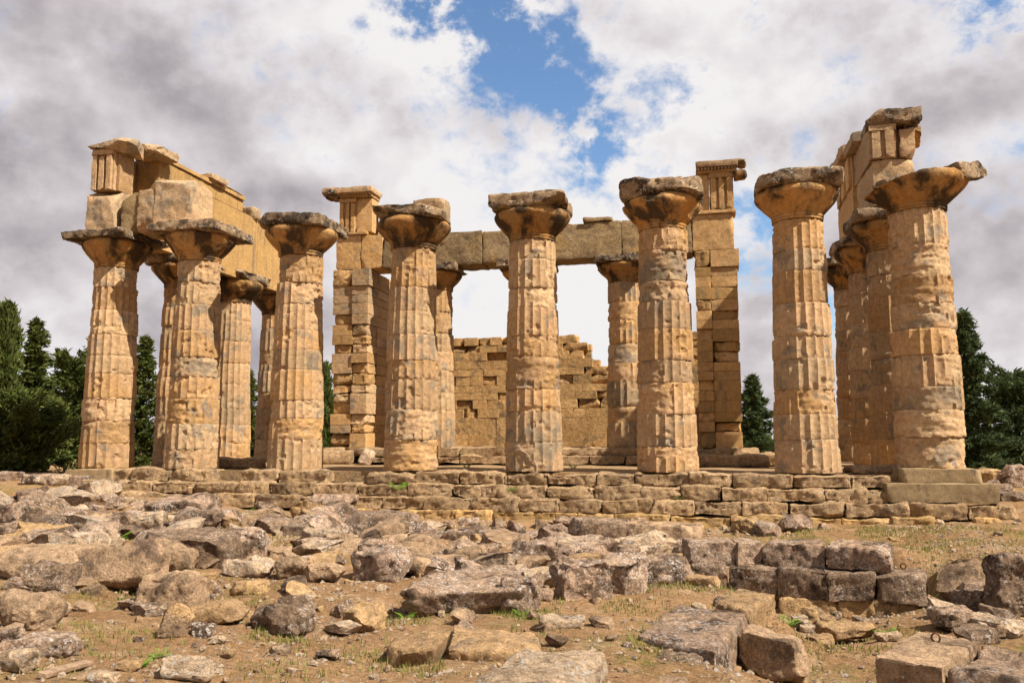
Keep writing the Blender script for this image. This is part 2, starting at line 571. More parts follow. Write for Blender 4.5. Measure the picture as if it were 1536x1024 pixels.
gx = axis(-15, 18, .075, 700)
gy = axis(-21, -1.6, .065, 900)
GX, GY = np.meshgrid(gx, gy, indexing='ij')
gz = H(GX, GY, True)
gv = np.stack([GX.ravel(), GY.ravel(), gz], 1)
nx_, ny_ = len(gx), len(gy)
ii = np.arange(nx_*ny_).reshape(nx_, ny_)
gf = np.stack([ii[:-1, :-1].ravel(), ii[1:, :-1].ravel(), ii[1:, 1:].ravel(), ii[:-1, 1:].ravel()], 1)
tag(mesh('ground', gv, gf, M['earth']), kind='structure')

# ------------------------------------------------------------------ temple platform
rg = random.Random(5)


def course(name, label, x0, x1, yf, yb, z0, z1, mat, seed, lens=(1.1, 1.65), gaps=(), group=None, rnd=.03, rough=.05, drop=.055, res=.05, cat='step course', **kw):
    c = ((x0+x1)/2, (yf+yb)/2, z0)
    t = thing(name, label, cat, c, 0, group)
    r = random.Random(seed)
    x = x0; k = 0
    while x < x1-.25:
        L = r.uniform(*lens)
        if x+L > x1-.4: L = x1-x
        skip = any(a < x+L/2 < b for a, b in gaps)
        if not skip:
            dz = r.uniform(-drop, drop*.4); dy = r.uniform(-.04, .04)
            box_stone('block', (x+.002, x+L-.003), (yf+dy, yb), (z0, z1+dz), mat, t, seed*97+k, c, res=res, rough=rough, rnd=rnd, chips=r.choice([2, 3, 5, 7]), chipd=.17, bed=.014, pit=.016, **kw)
        x += L; k += 1
    return t


# floor inside the colonnade and in the cella
v, f = stone((28.4, 46, 1.3), 3, res=1.0, rough=.03, rnd=.02, chips=0, maxn=60)
tag(mesh('floor', v, f, M['floor'], loc=(0, 22.6, -.70)), kind='structure')

course('step_course', 'topmost step under the front columns, worn and broken grey-tan blocks', -12.9, 12.2, -1.15, -.1, -.40, -.02, M['step'], 11, gaps=((-9.2, -7.0), (-4.6, -3.4)), drop=.06, rough=.055, rnd=.04)
course('step_course', 'second step from the top before the columns, rounded weathered blocks', -13.2, 12.05, -1.55, -.8, -.76, -.37, M['step'], 12, )
course('step_course', 'third step down, long straight course reaching past the right concrete plinth', -13.2, 15.0, -1.95, -1.2, -1.12, -.735, M['step'], 13)
course('footing_course', 'lowest ochre footing course under the temple steps', -3.2, 14.6, -2.15, -1.6, -1.50, -1.10, M['footing'], 14, lens=(.9, 1.7), rough=.05, cat='footing course')
course('step_course', 'lower of two inner steps before the pronaos columns', -6.6, 8.8, 6.35, 7.0, .0, .31, M['step'], 15, lens=(1.2, 2.2), res=.1)
course('step_course', 'upper inner step carrying the pronaos columns', -9.0, 9.2, 6.75, 9.4, .26, .62, M['step'], 16, lens=(1.2, 2.2), res=.12)
v, f = stone((17.2, 24, .7), 4, res=.8, rough=.02, rnd=.02, chips=0, maxn=40)
tag(mesh('cella_floor', v, f, M['floor'], loc=(0, 21.2, .24)), kind='structure')


def plinth(label, x, y, z, seed, joints=0):
    c = ((x[0]+x[1])/2, (y[0]+y[1])/2, z[0])
    v, f = stone((x[1]-x[0], y[1]-y[0], z[1]-z[0]), seed, res=.06, rough=.014, rnd=.018, chips=5, chipd=.07, pit=.006, maxn=60)
    o = mesh('concrete_plinth', v, f, M['concrete'], loc=(c[0], c[1], (z[0]+z[1])/2))
    tag(o, label, 'plinth')


plinth('upper smooth concrete plinth directly under the broken right corner column', (onY(1356, 715, -1.25)[0], onY(1474, 715, -1.25)[0]), (-1.25, 1.3), (-.215, .16), 1)
plinth('lower wider concrete plinth on the third step at the right corner', (onY(1331, 737, -1.62)[0], onY(1499, 737, -1.62)[0]), (-1.62, 1.6), (-.72, -.22), 2)
plinth('small concrete beam under the left corner column beside the trees', (onY(96, 710, -1.2)[0], onY(167, 710, -1.2)[0]), (-1.2, 1.2), (-.42, -.02), 3)

# ------------------------------------------------------------------ columns
SHAFT = ['warm', 'pale', 'warm', 'grey', 'pale']


def make_drum(R0, R1, h, z_abs, seed, ero, nA, dz, ph, cx):
    nz = max(4, int(h/dz))
    tz = np.linspace(0, 1, nz)
    tz = np.concatenate([[0], tz[1:-1], [1]])
    th = np.arange(nA)*2*PI/nA
    TH, TZ = np.meshgrid(th, tz)
    TH = TH.ravel(); TZ = TZ.ravel()
    R = R0+(R1-R0)*TZ
    z = TZ*h
    a = np.mod(TH*20/(2*PI), 1.0)
    fl = .058*R/.9*(1-(2*a-1)**2)
    P = np.stack([np.cos(TH)*R, np.sin(TH)*R, z+z_abs], 1)+cx
    THq = (np.floor(TH*20/(2*PI))+.5)*2*PI/20
    Pq = np.stack([np.cos(THq)*R*1.6, np.sin(THq)*R*1.6, (z+z_abs)*1.5], 1)+cx
    n = .55*fbm(P*np.array([1.0, 1.0, .9]), 4, seed*.77)+.6*fbm(Pq, 3, seed*.31+5)+ero
    mk = sstep(n, -.015, .025)
    bed = fbm(P*np.array([1.4, 1.4, 6.0]), 4, seed+3)
    lump = fbm(P*2.3, 3, seed+8)
    grit = np.abs(fbm(P*5.5, 3, seed+51))-.25+.6*fbm(P*np.array([9, 9, 14.]), 2, seed+57)
    depth = np.maximum(.050+.038*bed+.018*lump+.022*grit, .012)
    r = R-(1-mk)*(fl+.004*lump+.004*grit)-mk*depth
    dj = np.minimum(z, h-z)
    jn = fbm(P*3.0, 3, seed+21)
    r = r-np.exp(-dj/.014)*.014-np.exp(-dj/.05)*.05*np.maximum(jn-.12, 0)
    hole = fbm(P*np.array([1.6, 1.6, 2.2]), 3, seed+33)
    r = r-sstep(hole, .60, .74)*.05
    r = r+.006*fbm(P*13, 2, seed+41)
    v = np.stack([np.cos(TH+ph)*r, np.sin(TH+ph)*r, z], 1)
    idx = np.arange(nz*nA).reshape(nz, nA)
    nxt = np.roll(idx, -1, axis=1)
    q = np.stack([idx[:-1].ravel(), nxt[:-1].ravel(), nxt[1:].ravel(), idx[1:].ravel()], 1)
    v = np.concatenate([v, [[0, 0, 0], [0, 0, h]]])
    b, t = nz*nA, nz*nA+1
    # end discs as quads between ring vertices and the centre
    i0 = np.arange(0, nA, 2)
    cap1 = np.stack([np.full(len(i0), t), idx[-1][i0], idx[-1][(i0+1) % nA], idx[-1][(i0+2) % nA]], 1)
    cap0 = np.stack([np.full(len(i0), b), idx[0][(i0+2) % nA], idx[0][(i0+1) % nA], idx[0][i0]], 1)
    return v, np.concatenate([q, cap1, cap0])


def make_echinus(r1, re, h, seed, nA, cut=None, dmg=.02):
    prof = [(r1, 0), (r1+.005, .05), (r1-.012, .06), (r1-.012, .075), (r1+.01, .085), (r1+.012, .14), (r1-.002, .15), (r1+.0, .165), (r1+.02, .175)]
    zs = np.linspace(.20, h*.70, 16)
    for zz in zs:
        t = (zz-.20)/(h*.70-.20)
        prof.append((r1+.03+(re-r1-.03)*(.80*t+.20*math.sin(t*PI/2)), zz))
    for a in np.linspace(.1, 1, 9):
        prof.append((re+.05*math.sin(a*PI)-.10*a**2, h*.70+h*.30*a))
    prof = np.array(prof); n = len(prof)
    th = np.arange(nA)*2*PI/nA
    R = np.repeat(prof[:, 0], nA); Z = np.repeat(prof[:, 1], nA); TH = np.tile(th, n)
    P = np.stack([np.cos(TH)*R, np.sin(TH)*R, Z], 1)
    r = R+fbm(P*2.2, 4, seed)*dmg-sstep(fbm(P*1.3, 3, seed+4), .36, .52)*.10*(Z/h)+.005*fbm(P*12, 2, seed+6)
    v = np.stack([np.cos(TH)*r, np.sin(TH)*r, Z], 1)
    v = np.concatenate([v, [[0, 0, 0], [0, 0, h]]])
    idx = np.arange(n*nA).reshape(n, nA); nxt = np.roll(idx, -1, axis=1)
    q = np.stack([idx[:-1].ravel(), nxt[:-1].ravel(), nxt[1:].ravel(), idx[1:].ravel()], 1)
    i0 = np.arange(0, nA, 2); b, t = n*nA, n*nA+1
    cap1 = np.stack([np.full(len(i0), t), idx[-1][i0], idx[-1][(i0+1) % nA], idx[-1][(i0+2) % nA]], 1)
    cap0 = np.stack([np.full(len(i0), b), idx[0][(i0+2) % nA], idx[0][(i0+1) % nA], idx[0][i0]], 1)
    f = np.concatenate([q, cap1, cap0])
    if cut is not None:
        lim = cut(v[:, 0], v[:, 1])+fbm(v*2.5, 3, seed+9)*.06
        v[:, 2] = np.minimum(v[:, 2], np.maximum(lim, .12))
    return v, f


def column(label, X, Y, zb, ztop, seed, r0=.93, r1=.745, nd=9, aw=2.5, ah=.36, eh=.98, re=1.2, ero=0.0, hi=True, group=None, abacus=True, around=.16, achips=6, achipd=.22, cut=None, atilt=(0, 0), mats=None, aoff=(0, 0)):
    t = thing('doric_column', label, 'column', (X, Y, zb), 0, group)
    H_ = ztop-zb-(ah if abacus else .3)-eh+.12
    r = random.Random(seed)
    w = [r.uniform(.75, 1.25) for _ in range(nd)]
    s = sum(w); z = 0.0
    nA = 140 if hi else 80
    dz = .036 if hi else .07
    for k in range(nd):
        h = H_*w[k]/s
        t0, t1 = z/H_, (z+h)/H_
        Ra = r0+(r1-r0)*(t0**1.12); Rb = r0+(r1-r0)*(t1**1.12)
        bias = ero+r.choice([-.55, -.45, -.35, -.25, -.15, .02, .2, .4])
        if k == nd-1: bias = min(bias, -.15)
        q = r.uniform(.982, 1.012); Ra *= q; Rb *= q
        v, f = make_drum(Ra, Rb, h+.004, z, seed*3.1+k*1.7, bias, nA, dz, 0.05*(seed % 5)+r.uniform(-.01, .01), np.array([X*3.1, Y*2.7, 0]))
        mt = M[(mats[k % len(mats)] if mats else r.choice(SHAFT))]
        mesh('drum', v, f, mt, t, loc=(r.uniform(-.02, .02), r.uniform(-.02, .02), z), sharp=45)
        z += h
    v, f = make_echinus(r1, re, eh, seed*1.3, nA, cut)
    mesh('echinus', v, f, M['capital'], t, loc=(0, 0, z))
    if abacus:
        v, f = stone((aw, aw, ah*1.12), seed*31+7, res=.075, rough=.04, rnd=around*.6, chips=achips+5, chipd=achipd*.9, pit=.02, bed=.015, freq=2.2, maxn=36)
        mesh('abacus', v, f, M['abacus'], t, loc=(aoff[0], aoff[1], z+eh-.05+ah/2), rot=(atilt[0], atilt[1], r.uniform(-.03, .03)))
    return t


FRONT_X = [-13.47, -10.1, -6.18, -2.09, 1.97, 6.12, 10.14, 13.48]
FRONT_T = [8.24, 8.36, 8.40, 8.44, 8.56, 8.74, 8.72]
FL = ['left corner column of the front row with broad thin abacus, at the concrete beam',
      'front row column beside the left corner column, wide flat abacus under the architrave end',
      'front row column standing clear before the left anta, its abacus sloping down at the right',
      'front row column with ragged abacus overlapping the pronaos frieze block',
      'front row column standing before the ruined cella wall, with rounded abacus and a pale crack at its foot',
      'front row column with smooth patched foot and tall dark abacus, beside the right anta',
      'front row column standing alone against the sky beside the right corner column']
kw = [dict(aw=2.62, ah=.26, around=.08, achips=4, achipd=.12, re=1.16, ero=-.25, aoff=(-.12, 0)),
      dict(aw=2.68, ah=.30, around=.09, achips=5, achipd=.14, re=1.18, ero=.05),
      dict(aw=2.45, ah=.34, around=.12, achips=7, achipd=.26, ero=-.05, atilt=(0, .05)),
      dict(aw=2.45, ah=.36, around=.13, achips=7, achipd=.28, ero=.0),
      dict(aw=2.45, ah=.42, around=.2, achips=6, achipd=.26, ero=.02),
      dict(aw=2.45, ah=.48, around=.2, achips=5, achipd=.24, ero=-.05),
      dict(aw=2.4, ah=.42, around=.2, achips=7, achipd=.27, ero=-.15)]
for k in range(7):
    column(FL[k], FRONT_X[k], 0.0, 0.0, FRONT_T[k], 20+k, group='columns of the temple front', **kw[k])
CR = bpy.data.objects[bpy.data.objects.find('doric_column.004')]
pts = []
for px, py in [(779, 669), (783, 676), (791, 681), (797, 689), (803, 693), (806, 702), (805, 708)]:
    q = onY(px, py, -.85)
    for _ in range(6):
        dx = min(.85, abs(q[0]-CR.location.x))
        q = onY(px, py, -math.sqrt(.905**2-dx*dx))
    pts.append(q-np.array(CR.location))
CRACK = (CR, pts)
c8 = column('broken right corner column on its concrete plinth, capital half snapped off', 13.48, 0.0, .16, 8.75, 30, group='columns of the temple front', abacus=False, ah=.3, re=1.36, eh=1.05, ero=.15,
            cut=lambda x, y: .84+.16*x-.05*y, nd=9, r1=.80, r0=.97)
v, f = stone((1.25, 1.25, .46), 77, res=.06, rough=.035, rnd=.04, chips=6, chipd=.22, pit=.02)
mesh('abacus', v, f, M['abacus'], c8, loc=(1.0, -.15, 8.58-.16), rot=(.03, -.16, .72))
v, f = stone((1.7, 1.5, .26), 78, res=.06, rough=.05, rnd=.05, chips=9, chipd=.3, pit=.02)
mesh('abacus', v, f, M['abacus'], c8, loc=(-.2, -.1, 8.46-.16), rot=(0, -.17, .3))

kwf = dict(hi=False, group='columns of the temple flanks', nd=8, r0=.90, r1=.73, aw=2.45)
for k, (y, lab) in enumerate([(4.0, 'flank column seen between the two leftmost front columns'),
                              (7.9, 'flank column under the smooth restored architrave, behind the second front column'),
                              (11.8, 'shaded flank column deepest in the left row, half hidden by the third front column')]):
    column(lab, -13.45, y, 0, 8.30, 40+k, ero=-.2, **kwf)
for k, (y, lab) in enumerate([(4.0, 'shaded flank column directly behind the broken right corner column'),
                              (7.9, 'second flank column back on the right side, in deep shade'),
                              (11.8, 'third flank column back on the right side, sliver beside the lone front column')]):
    column(lab, 13.45, y, 0, 8.45, 50+k, ero=.0, **kwf)
kwp = dict(hi=False, group='columns between the antae', nd=8, r0=.87, r1=.70, aw=2.3, ah=.30, eh=.80, re=1.08, around=.07, achips=4, achipd=.14)
column('pronaos column right of the left anta, peeping out behind a front column', -3.96, 8.2, .62, 8.28, 60, ero=.05, **kwp)
column('pronaos column hidden behind the middle front column, only capital edges showing', .10, 8.2, .62, 8.28, 61, ero=.0, **kwp)
column('pronaos column left of the right anta with broad pale abacus and dark eroded lower drums', 4.15, 8.2, .62, 8.28, 62, ero=.12, **kwp)

# ------------------------------------------------------------------ entablature of the left corner
SM = dict(res=.11, rough=.01, rnd=.02, chips=1, chipd=.05, pit=.003)
RG = dict(res=.07, rough=.035, rnd=.03, chips=7, chipd=.22, pit=.012, bed=.008)


def triglyph(parent, x, y, z, base, mat, seed, axis='x', bars=3):
    """a grooved slab: bars standing proud of a back plate, with a band at the top"""
    V = []; F = []; n = 0

    def add(a, b, c):
        nonlocal n
        v, f = stone((a[1]-a[0], b[1]-b[0], c[1]-c[0]), seed+n, res=.06, rough=.012, rnd=.006, chips=4, chipd=.16, pit=.006)
        v = v+np.array([(a[0]+a[1])/2-base[0], (b[0]+b[1])/2-base[1], (c[0]+c[1])/2-base[2]])
        F.append(f+sum(len(q) for q in V)); V.append(v); n += 1
    w = x[1]-x[0]
    add((x[0], x[1]), (y[0]+.10, y[1]), (z[0], z[1]))
    bw = w/bars
    for k in range(bars):
        add((x[0]+bw*k+bw*.18, x[0]+bw*(k+1)-bw*.18), (y[0]-.02, y[0]+.16), (z[0]+.002, z[1]-.2))
    add((x[0]-.01, x[1]+.01), (y[0]-.035, y[0]+.16), (z[1]-.195, z[1]-.003))
    return mesh('triglyph', np.concatenate(V), np.concatenate(F), mat, parent)


b0 = (-13.4, 2.0, 8.30)
E1 = thing('entablature', 'high corner entablature on the left flank columns with smooth yellow restored inner face', 'entablature', b0)
# front architrave (corner to the axis of the second column), broken into rough pieces
box_stone('architrave_block', (-14.15, -13.05), (-.92, .85), (8.22, 9.86), M['grey'], E1, 201, b0, **RG)
box_stone('architrave_block', (-12.82, -12.13), (-.72, .85), (8.30, 9.72), M['coarse'], E1, 202, b0, res=.08, rough=.04, rnd=.03, chips=6, chipd=.22)
box_stone('architrave_block', (-12.12, -11.44), (-.80, .85), (8.26, 9.80), M['grey'], E1, 203, b0, **RG)
box_stone('architrave_block', (-11.42, -10.0), (-.85, .55), (8.38, 10.08), M['grey'], E1, 204, b0, res=.07, rough=.03, rnd=.03, chips=6, chipd=.16, pit=.01)
# flank architrave: smooth panels seen from inside, joints at the columns
box_stone('architrave_block', (-14.2, -13.12), (.86, 4.05), (8.30, 10.0), M['masonry'], E1, 205, b0, **SM)
box_stone('architrave_block', (-14.2, -12.98), (4.06, 8.9), (8.32, 11.2), M['restored'], E1, 206, b0, res=.2, rough=.008, rnd=.015, chips=0, pit=.001)
box_stone('architrave_block', (-14.2, -12.98), (8.91, 12.6), (8.30, 11.05), M['restored'], E1, 207, b0, res=.2, rough=.008, rnd=.015, chips=0, pit=.001)
box_stone('architrave_block', (-13.0, -12.72), (4.4, 10.9), (8.05, 8.36), M['restored'], E1, 208, b0, res=.2, rough=.012, rnd=.02, chips=1, chipd=.03, pit=.003)
# frieze
triglyph(E1, (-14.1, -13.2), (-.85, .3), (9.88, 11.36), b0, M['pale'], 210)
box_stone('metope', (-13.2, -13.08), (-.6, .1), (9.88, 11.3), M['warm'], E1, 211, b0, **SM)
box_stone('frieze_block', (-14.15, -13.98), (.31, 1.44), (10.01, 11.6), M['warm'], E1, 212, b0, res=.1, rough=.03, rnd=.04, chips=2, chipd=.1)
box_stone('frieze_block', (-14.15, -12.95), (1.45, 4.05), (10.02, 11.72), M['restored'], E1, 213, b0, res=.12, rough=.012, rnd=.03, chips=2, chipd=.06, pit=.003)
box_stone('frieze_crown', (-14.1, -12.88), (1.4, 7.6), (11.725, 11.90), M['restored'], E1, 214, b0, res=.12, rough=.01, rnd=.02, chips=1, chipd=.05)
box_stone('frieze_block', (-14.15, -12.97), (4.07, 7.55), (11.21, 11.72), M['restored'], E1, 215, b0, res=.2, rough=.008, rnd=.02, chips=0, pit=.002)
# cornice pieces
o = box_stone('cornice_block', (-14.2, -12.35), (-1.0, .35), (11.34, 11.78), M['grey'], E1, 216, b0, res=.07, rough=.045, rnd=.04, chips=9, chipd=.4, pit=.02)
o.rotation_euler = (0, .10, 0)
box_stone('cornice_block', (-13.9, -12.35), (.40, 2.0), (11.60, 12.0), M['grey'], E1, 217, b0, res=.07, rough=.045, rnd=.05, chips=9, chipd=.4, pit=.02)
box_stone('cornice_block', (-13.5, -12.72), (4.6, 6.0), (11.91, 12.13), M['grey'], E1, 218, b0, **RG)
box_stone('cornice_block', (-13.5, -12.85), (6.1, 7.3), (11.91, 12.06), M['grey'], E1, 219, b0, **RG)
for k, (ya, yb, zt) in enumerate([(8.3, 8.95, 11.75), (9.3, 10.2, 11.5), (10.3, 11.3, 11.42)]):
    box_stone('backing_stone', (-14.0, -12.9), (ya, yb), (11.1, zt), M['grey'], E1, 225+k, b0, res=.08, rough=.06, rnd=.14, chips=5, chipd=.3, pit=.02)

# ------------------------------------------------------------------ entablature of the right flank
b0 = (13.5, 6.0, 8.45)
E2 = thing('entablature', 'tall entablature stub on the right flank columns with overhanging cornice piece', 'entablature', b0)
FY = 2.7
box_stone('architrave_block', (12.85, 14.15), (FY+.15, 6.0), (8.46, 10.11), M['pale'], E2, 231, b0, res=.1, rough=.03, rnd=.06, chips=4, chipd=.12)
box_stone('architrave_block', (12.72, 14.15), (6.01, 9.8), (8.30, 10.15), M['masonry'], E2, 232, b0, res=.2, rough=.012, rnd=.02, chips=1, chipd=.05)
box_stone('frieze_block', (12.80, 13.75), (FY+.35, 6.0), (10.12, 11.25), M['pale'], E2, 233, b0, res=.1, rough=.03, rnd=.03, chips=2, chipd=.08)
triglyph(E2, (12.78, 13.6), (FY, FY+.4), (10.13, 11.24), b0, M['pale'], 234, bars=2)
box_stone('frieze_block', (13.72, 14.2), (FY+.05, 4.5), (10.13, 11.1), M['pale'], E2, 235, b0, **RG)
box_stone('frieze_block', (12.74, 14.0), (6.01, 9.8), (10.16, 11.45), M['masonry'], E2, 236, b0, res=.2, rough=.012, rnd=.02, chips=1, chipd=.05)
for k, y in enumerate((6.3, 7.5, 8.7)):
    box_stone('triglyph', (12.64, 12.80), (y, y+.75), (10.2, 11.35), M['masonry'], E2, 240+k, b0, res=.15, rough=.01, rnd=.03, chips=1, chipd=.04)
box_stone('cornice_block', (12.78, 14.40), (FY-.12, 4.2), (11.27, 11.74), M['abacus'], E2, 245, b0, res=.07, rough=.035, rnd=.03, chips=7, chipd=.2, pit=.015)
box_stone('cornice_block', (13.85, 14.50), (FY+.1, 4.2), (10.72, 11.30), M['capital'], E2, 246, b0, res=.07, rough=.04, rnd=.04, chips=8, chipd=.5, pit=.015)
box_stone('cornice_block', (12.5, 13.9), (4.3, 6.2), (11.27, 11.66), M['grey'], E2, 247, b0, res=.1, rough=.03, rnd=.05, chips=3, chipd=.1)
box_stone('cornice_block', (12.42, 13.9), (6.3, 9.6), (11.46, 11.88), M['grey'], E2, 248, b0, res=.12, rough=.04, rnd=.06, chips=3, chipd=.1)

# ------------------------------------------------------------------ pronaos: antae
def pier(label, x0, x1, xs, yf, yb, z0, z1, seed, smooth_left, mats, ero):
    """masonry pier of two-block courses; xs = joint between wall face and pilaster"""
    c = ((x0+x1)/2, (yf+yb)/2, z0)
    t = thing('anta_pier', label, 'pier', c)
    r = random.Random(seed)
    z = z0; k = 0
    while z < z1-.02:
        h = r.uniform(.34, .50) if k else .62
        if z+h > z1-.45: h = z1-z
        last = z+h >= z1-.02
        for s, (a, b) in enumerate(((x0, xs), (xs, x1))):
            pil = (s == 1) != smooth_left
            dy = 0.0 if pil else .075
            e = r.random() < ero
            if e: dy += r.uniform(.03, .14)
            ex = .07 if last else 0
            q = dict(res=.06, rough=.045 if e else .008, rnd=.05 if e else .010, chips=6 if e else 2, chipd=.22 if e else .07, pit=.014 if e else .003, bed=.012 if e else 0)
            bx0 = a+.002-(ex if s == 0 else 0)+(r.uniform(0, .10) if e and s == 0 else 0)
            bx1 = b-.002+(ex if s == 1 else 0)-(r.uniform(0, .08) if e and s == 1 else 0)
            box_stone('block', (bx0, bx1), (yf+dy-ex, yf+1.15), (z+.001, z+h-.003), M[r.choice(mats)], t, seed*31+k*2+s, c, **q)
        box_stone('block', (x0+.02, x1-.02), (yf+1.16, yb), (z+.003, z+h-.004), M[r.choice(mats)], t, seed*57+k, c, res=.14, rough=.014, rnd=.02, chips=1, chipd=.06)
        z += h; k += 1
    return t


pier('left anta pier of tawny coursed masonry, eroded along its left edge', -8.45, -6.78, -7.52, 7.4, 10.3, .62, 8.30, 71, False, ['masonry', 'masonry', 'pale'], .34)
pier('right anta pier of coursed masonry with a large plain block near its top', 6.98, 8.6, 7.58, 7.4, 10.3, .62, 8.36, 72, True, ['masonry', 'restored', 'masonry'], .30)

b0 = (0, 8.1, 8.30)
E3 = thing('entablature', 'grey architrave spanning from anta to anta with frieze blocks at both ends', 'entablature', b0)
for k, (xa, xb, za, zb, mt) in enumerate([(-8.35, -7.2, 8.32, 9.82, 'masonry'), (-7.19, -6.2, 8.32, 9.80, 'masonry'), (-6.19, -4.0, 8.30, 9.72, 'coarse'), (-3.98, -1.75, 8.29, 9.72, 'coarse'), (-1.72, .10, 8.29, 9.66, 'coarse'),
                                         (.12, 4.1, 8.29, 9.78, 'coarse'), (4.12, 6.9, 8.30, 9.80, 'coarse'), (6.92, 8.5, 8.38, 9.82, 'masonry')]):
    q = dict(res=.08, rough=.025, rnd=.05, chips=4, chipd=.14, pit=.012) if mt == 'coarse' else dict(res=.08, rough=.016, rnd=.03, chips=3, chipd=.1)
    box_stone('architrave_block', (xa, xb), (7.50, 8.95), (za, zb), M[mt], E3, 260+k, b0, **q)
box_stone('taenia', (-8.42, -6.9), (7.40, 8.4), (9.825, 9.95), M['masonry'], E3, 270, b0, res=.1, rough=.015, rnd=.02, chips=3, chipd=.1)
box_stone('taenia', (6.6, 8.62), (7.40, 8.4), (9.825, 9.97), M['masonry'], E3, 271, b0, res=.1, rough=.015, rnd=.02, chips=2, chipd=.06)
box_stone('taenia', (2.55, 3.75), (7.44, 8.4), (9.80, 9.98), M['coarse'], E3, 272, b0, res=.1, rough=.02, rnd=.03, chips=3, chipd=.1)
triglyph(E3, (-8.25, -7.45), (7.46, 8.3), (9.96, 11.48), b0, M['masonry'], 280)
box_stone('metope', (-7.44, -6.72), (7.56, 8.3), (9.96, 11.46), M['masonry'], E3, 283, b0, **SM)
box_stone('backing_stone', (-6.6, -5.55), (7.9, 8.9), (9.83, 11.15), M['grey'], E3, 284, b0, **RG)
box_stone('backing_stone', (-5.0, -3.55), (7.9, 8.9), (9.83, 11.35), M['grey'], E3, 285, b0, **RG)
triglyph(E3, (7.62, 8.55), (7.46, 8.3), (9.98, 11.48), b0, M['masonry'], 286)
box_stone('metope', (6.85, 7.61), (7.56, 8.3), (9.98, 11.46), M['masonry'], E3, 289, b0, **SM)
box_stone('backing_stone', (5.6, 6.8), (7.8, 8.9), (9.98, 11.35), M['grey'], E3, 290, b0, res=.1, rough=.02, rnd=.03, chips=2, chipd=.1)


def cornice(x, z, seed):
    blk = box_stone('cornice_block', (x[0], x[1]), (7.12, 8.5), (z+.16, z+.40), M['grey'], E3, seed, b0, res=.09, rough=.02, rnd=.04, chips=3, chipd=.1)
    V = []; F = []
    n = 0; xx = x[0]+.12
    while xx < x[1]-.12:
        v, f = stone((.075, .30, .085), seed+n, res=.05, rough=.003, rnd=.008, chips=0, pit=0)
        V.append(v+np.array([xx-b0[0], 7.36-b0[1], z+.112-b0[2]])); F.append(f+n*len(v)); n += 1; xx += .13
    mesh('mutule_row', np.concatenate(V)-np.array(blk.location), np.concatenate(F), M['grey'], blk)
    box_stone('cornice_bed', (x[0]+.1, x[1]-.08), (7.40, 8.4), (z+.004, z+.157), M['masonry'], E3, seed+50, b0, res=.1, rough=.012, rnd=.02, chips=1, chipd=.05)


cornice((-8.3, -6.62), 11.49, 300)
cornice((7.1, 8.72), 11.49, 340)
box_stone('cornice_block', (-8.95, -8.25), (7.1, 8.3), (11.58, 11.95), M['abacus'], E3, 380, b0, res=.06, rough=.05, rnd=.1, chips=6, chipd=.3, pit=.02)
box_stone('cornice_block', (8.66, 9.1), (7.2, 8.0), (11.72, 11.98), M['abacus'], E3, 381, b0, res=.06, rough=.05, rnd=.1, chips=6, chipd=.3, pit=.02)
box_stone('cornice_block', (8.56, 9.05), (7.25, 8.0), (11.18, 11.5), M['capital'], E3, 382, b0, res=.06, rough=.04, rnd=.1, chips=5, chipd=.3, pit=.02)


# ------------------------------------------------------------------ cella walls
TOP = [0]


def ruined_wall(label, x0, x1, y0, y1, z0, prof, seed, hole=.05, ortho=1.36, skip=None, along='x', res=.09):
    c = ((x0+x1)/2, (y0+y1)/2, z0)
    t = thing('cella_wall', label, 'wall', c)
    r = random.Random(seed); n = 0; z = z0; k = 0
    while True:
        h = ortho if k == 0 and ortho else r.uniform(.34, .46)
        a0, a1 = (x0, x1) if along == 'x' else (y0, y1)
        x = a0+(r.uniform(-.3, 0) if k else 0)
        top = False
        while x < a1-.05:
            L = r.uniform(1.0, 1.9) if k == 0 else r.uniform(.55, 1.25)
            L = min(L, a1-x)
            if a1-x-L < .3: L = a1-x
            xm = x+L/2
            if z+h*.6 < prof(xm) and not (skip and skip(xm, z+h/2)):
                top = True
                miss = k > 0 and r.random() < hole
                e = r.random() < (.24 if z+h < prof(xm)-.5 else .9)
                dy = r.uniform(0, .02)+(.30 if miss else 0)+(.06 if e else 0)
                xa = max(x, a0)
                q = dict(res=res, rough=.03 if e else .008, rnd=.012 if e else .005, chips=6 if e else 1, chipd=.26 if e else .06, pit=.010 if e else .002, bed=.006 if e else 0)
                if along == 'x':
                    box_stone('block', (xa+.001, x+L-.003), (y0+dy, y1), (z+.001, z+h-.003), M['wall'], t, seed*71+n, c, **q)
                else:
                    box_stone('block', (x0, x1-dy), (xa+.006, x+L-.006), (z+.001, z+h-.003), M['wall'], t, seed*71+n, c, **q)
                if along == 'x' and -1.9 < xm < .1: TOP[0] = max(TOP[0], z+h)
                n += 1
            x += L
        z += h; k += 1
        if top and along == 'x':
            xs = [q for q in np.arange(x0+.3, x1-.2, .1) if z-h*.4 < prof(q)]
            run = [xs[0]]
            for q in xs[1:]+[1e9]:
                if q-run[-1] > .15:
                    if run[-1]-run[0] > .6:
                        box_stone('core', (run[0], run[-1]), ((y0+y1)/2-.02, y1-.06), (z-h+.002, z-.03), M['wall'], t, seed*91+n, c, res=.2, rough=.02, rnd=.02, chips=1, chipd=.05)
                    run = []
                run.append(q)
        if not top or z > 9: break
    return t


def back_prof(x):
    for lim, top in ((-2.9, 5.72), (.7, 6.02), (1.3, 5.85), (2.0, 5.35), (2.4, 4.75), (2.9, 4.15), (5.4, 3.0)):
        if x < lim: return top
    return 5.9


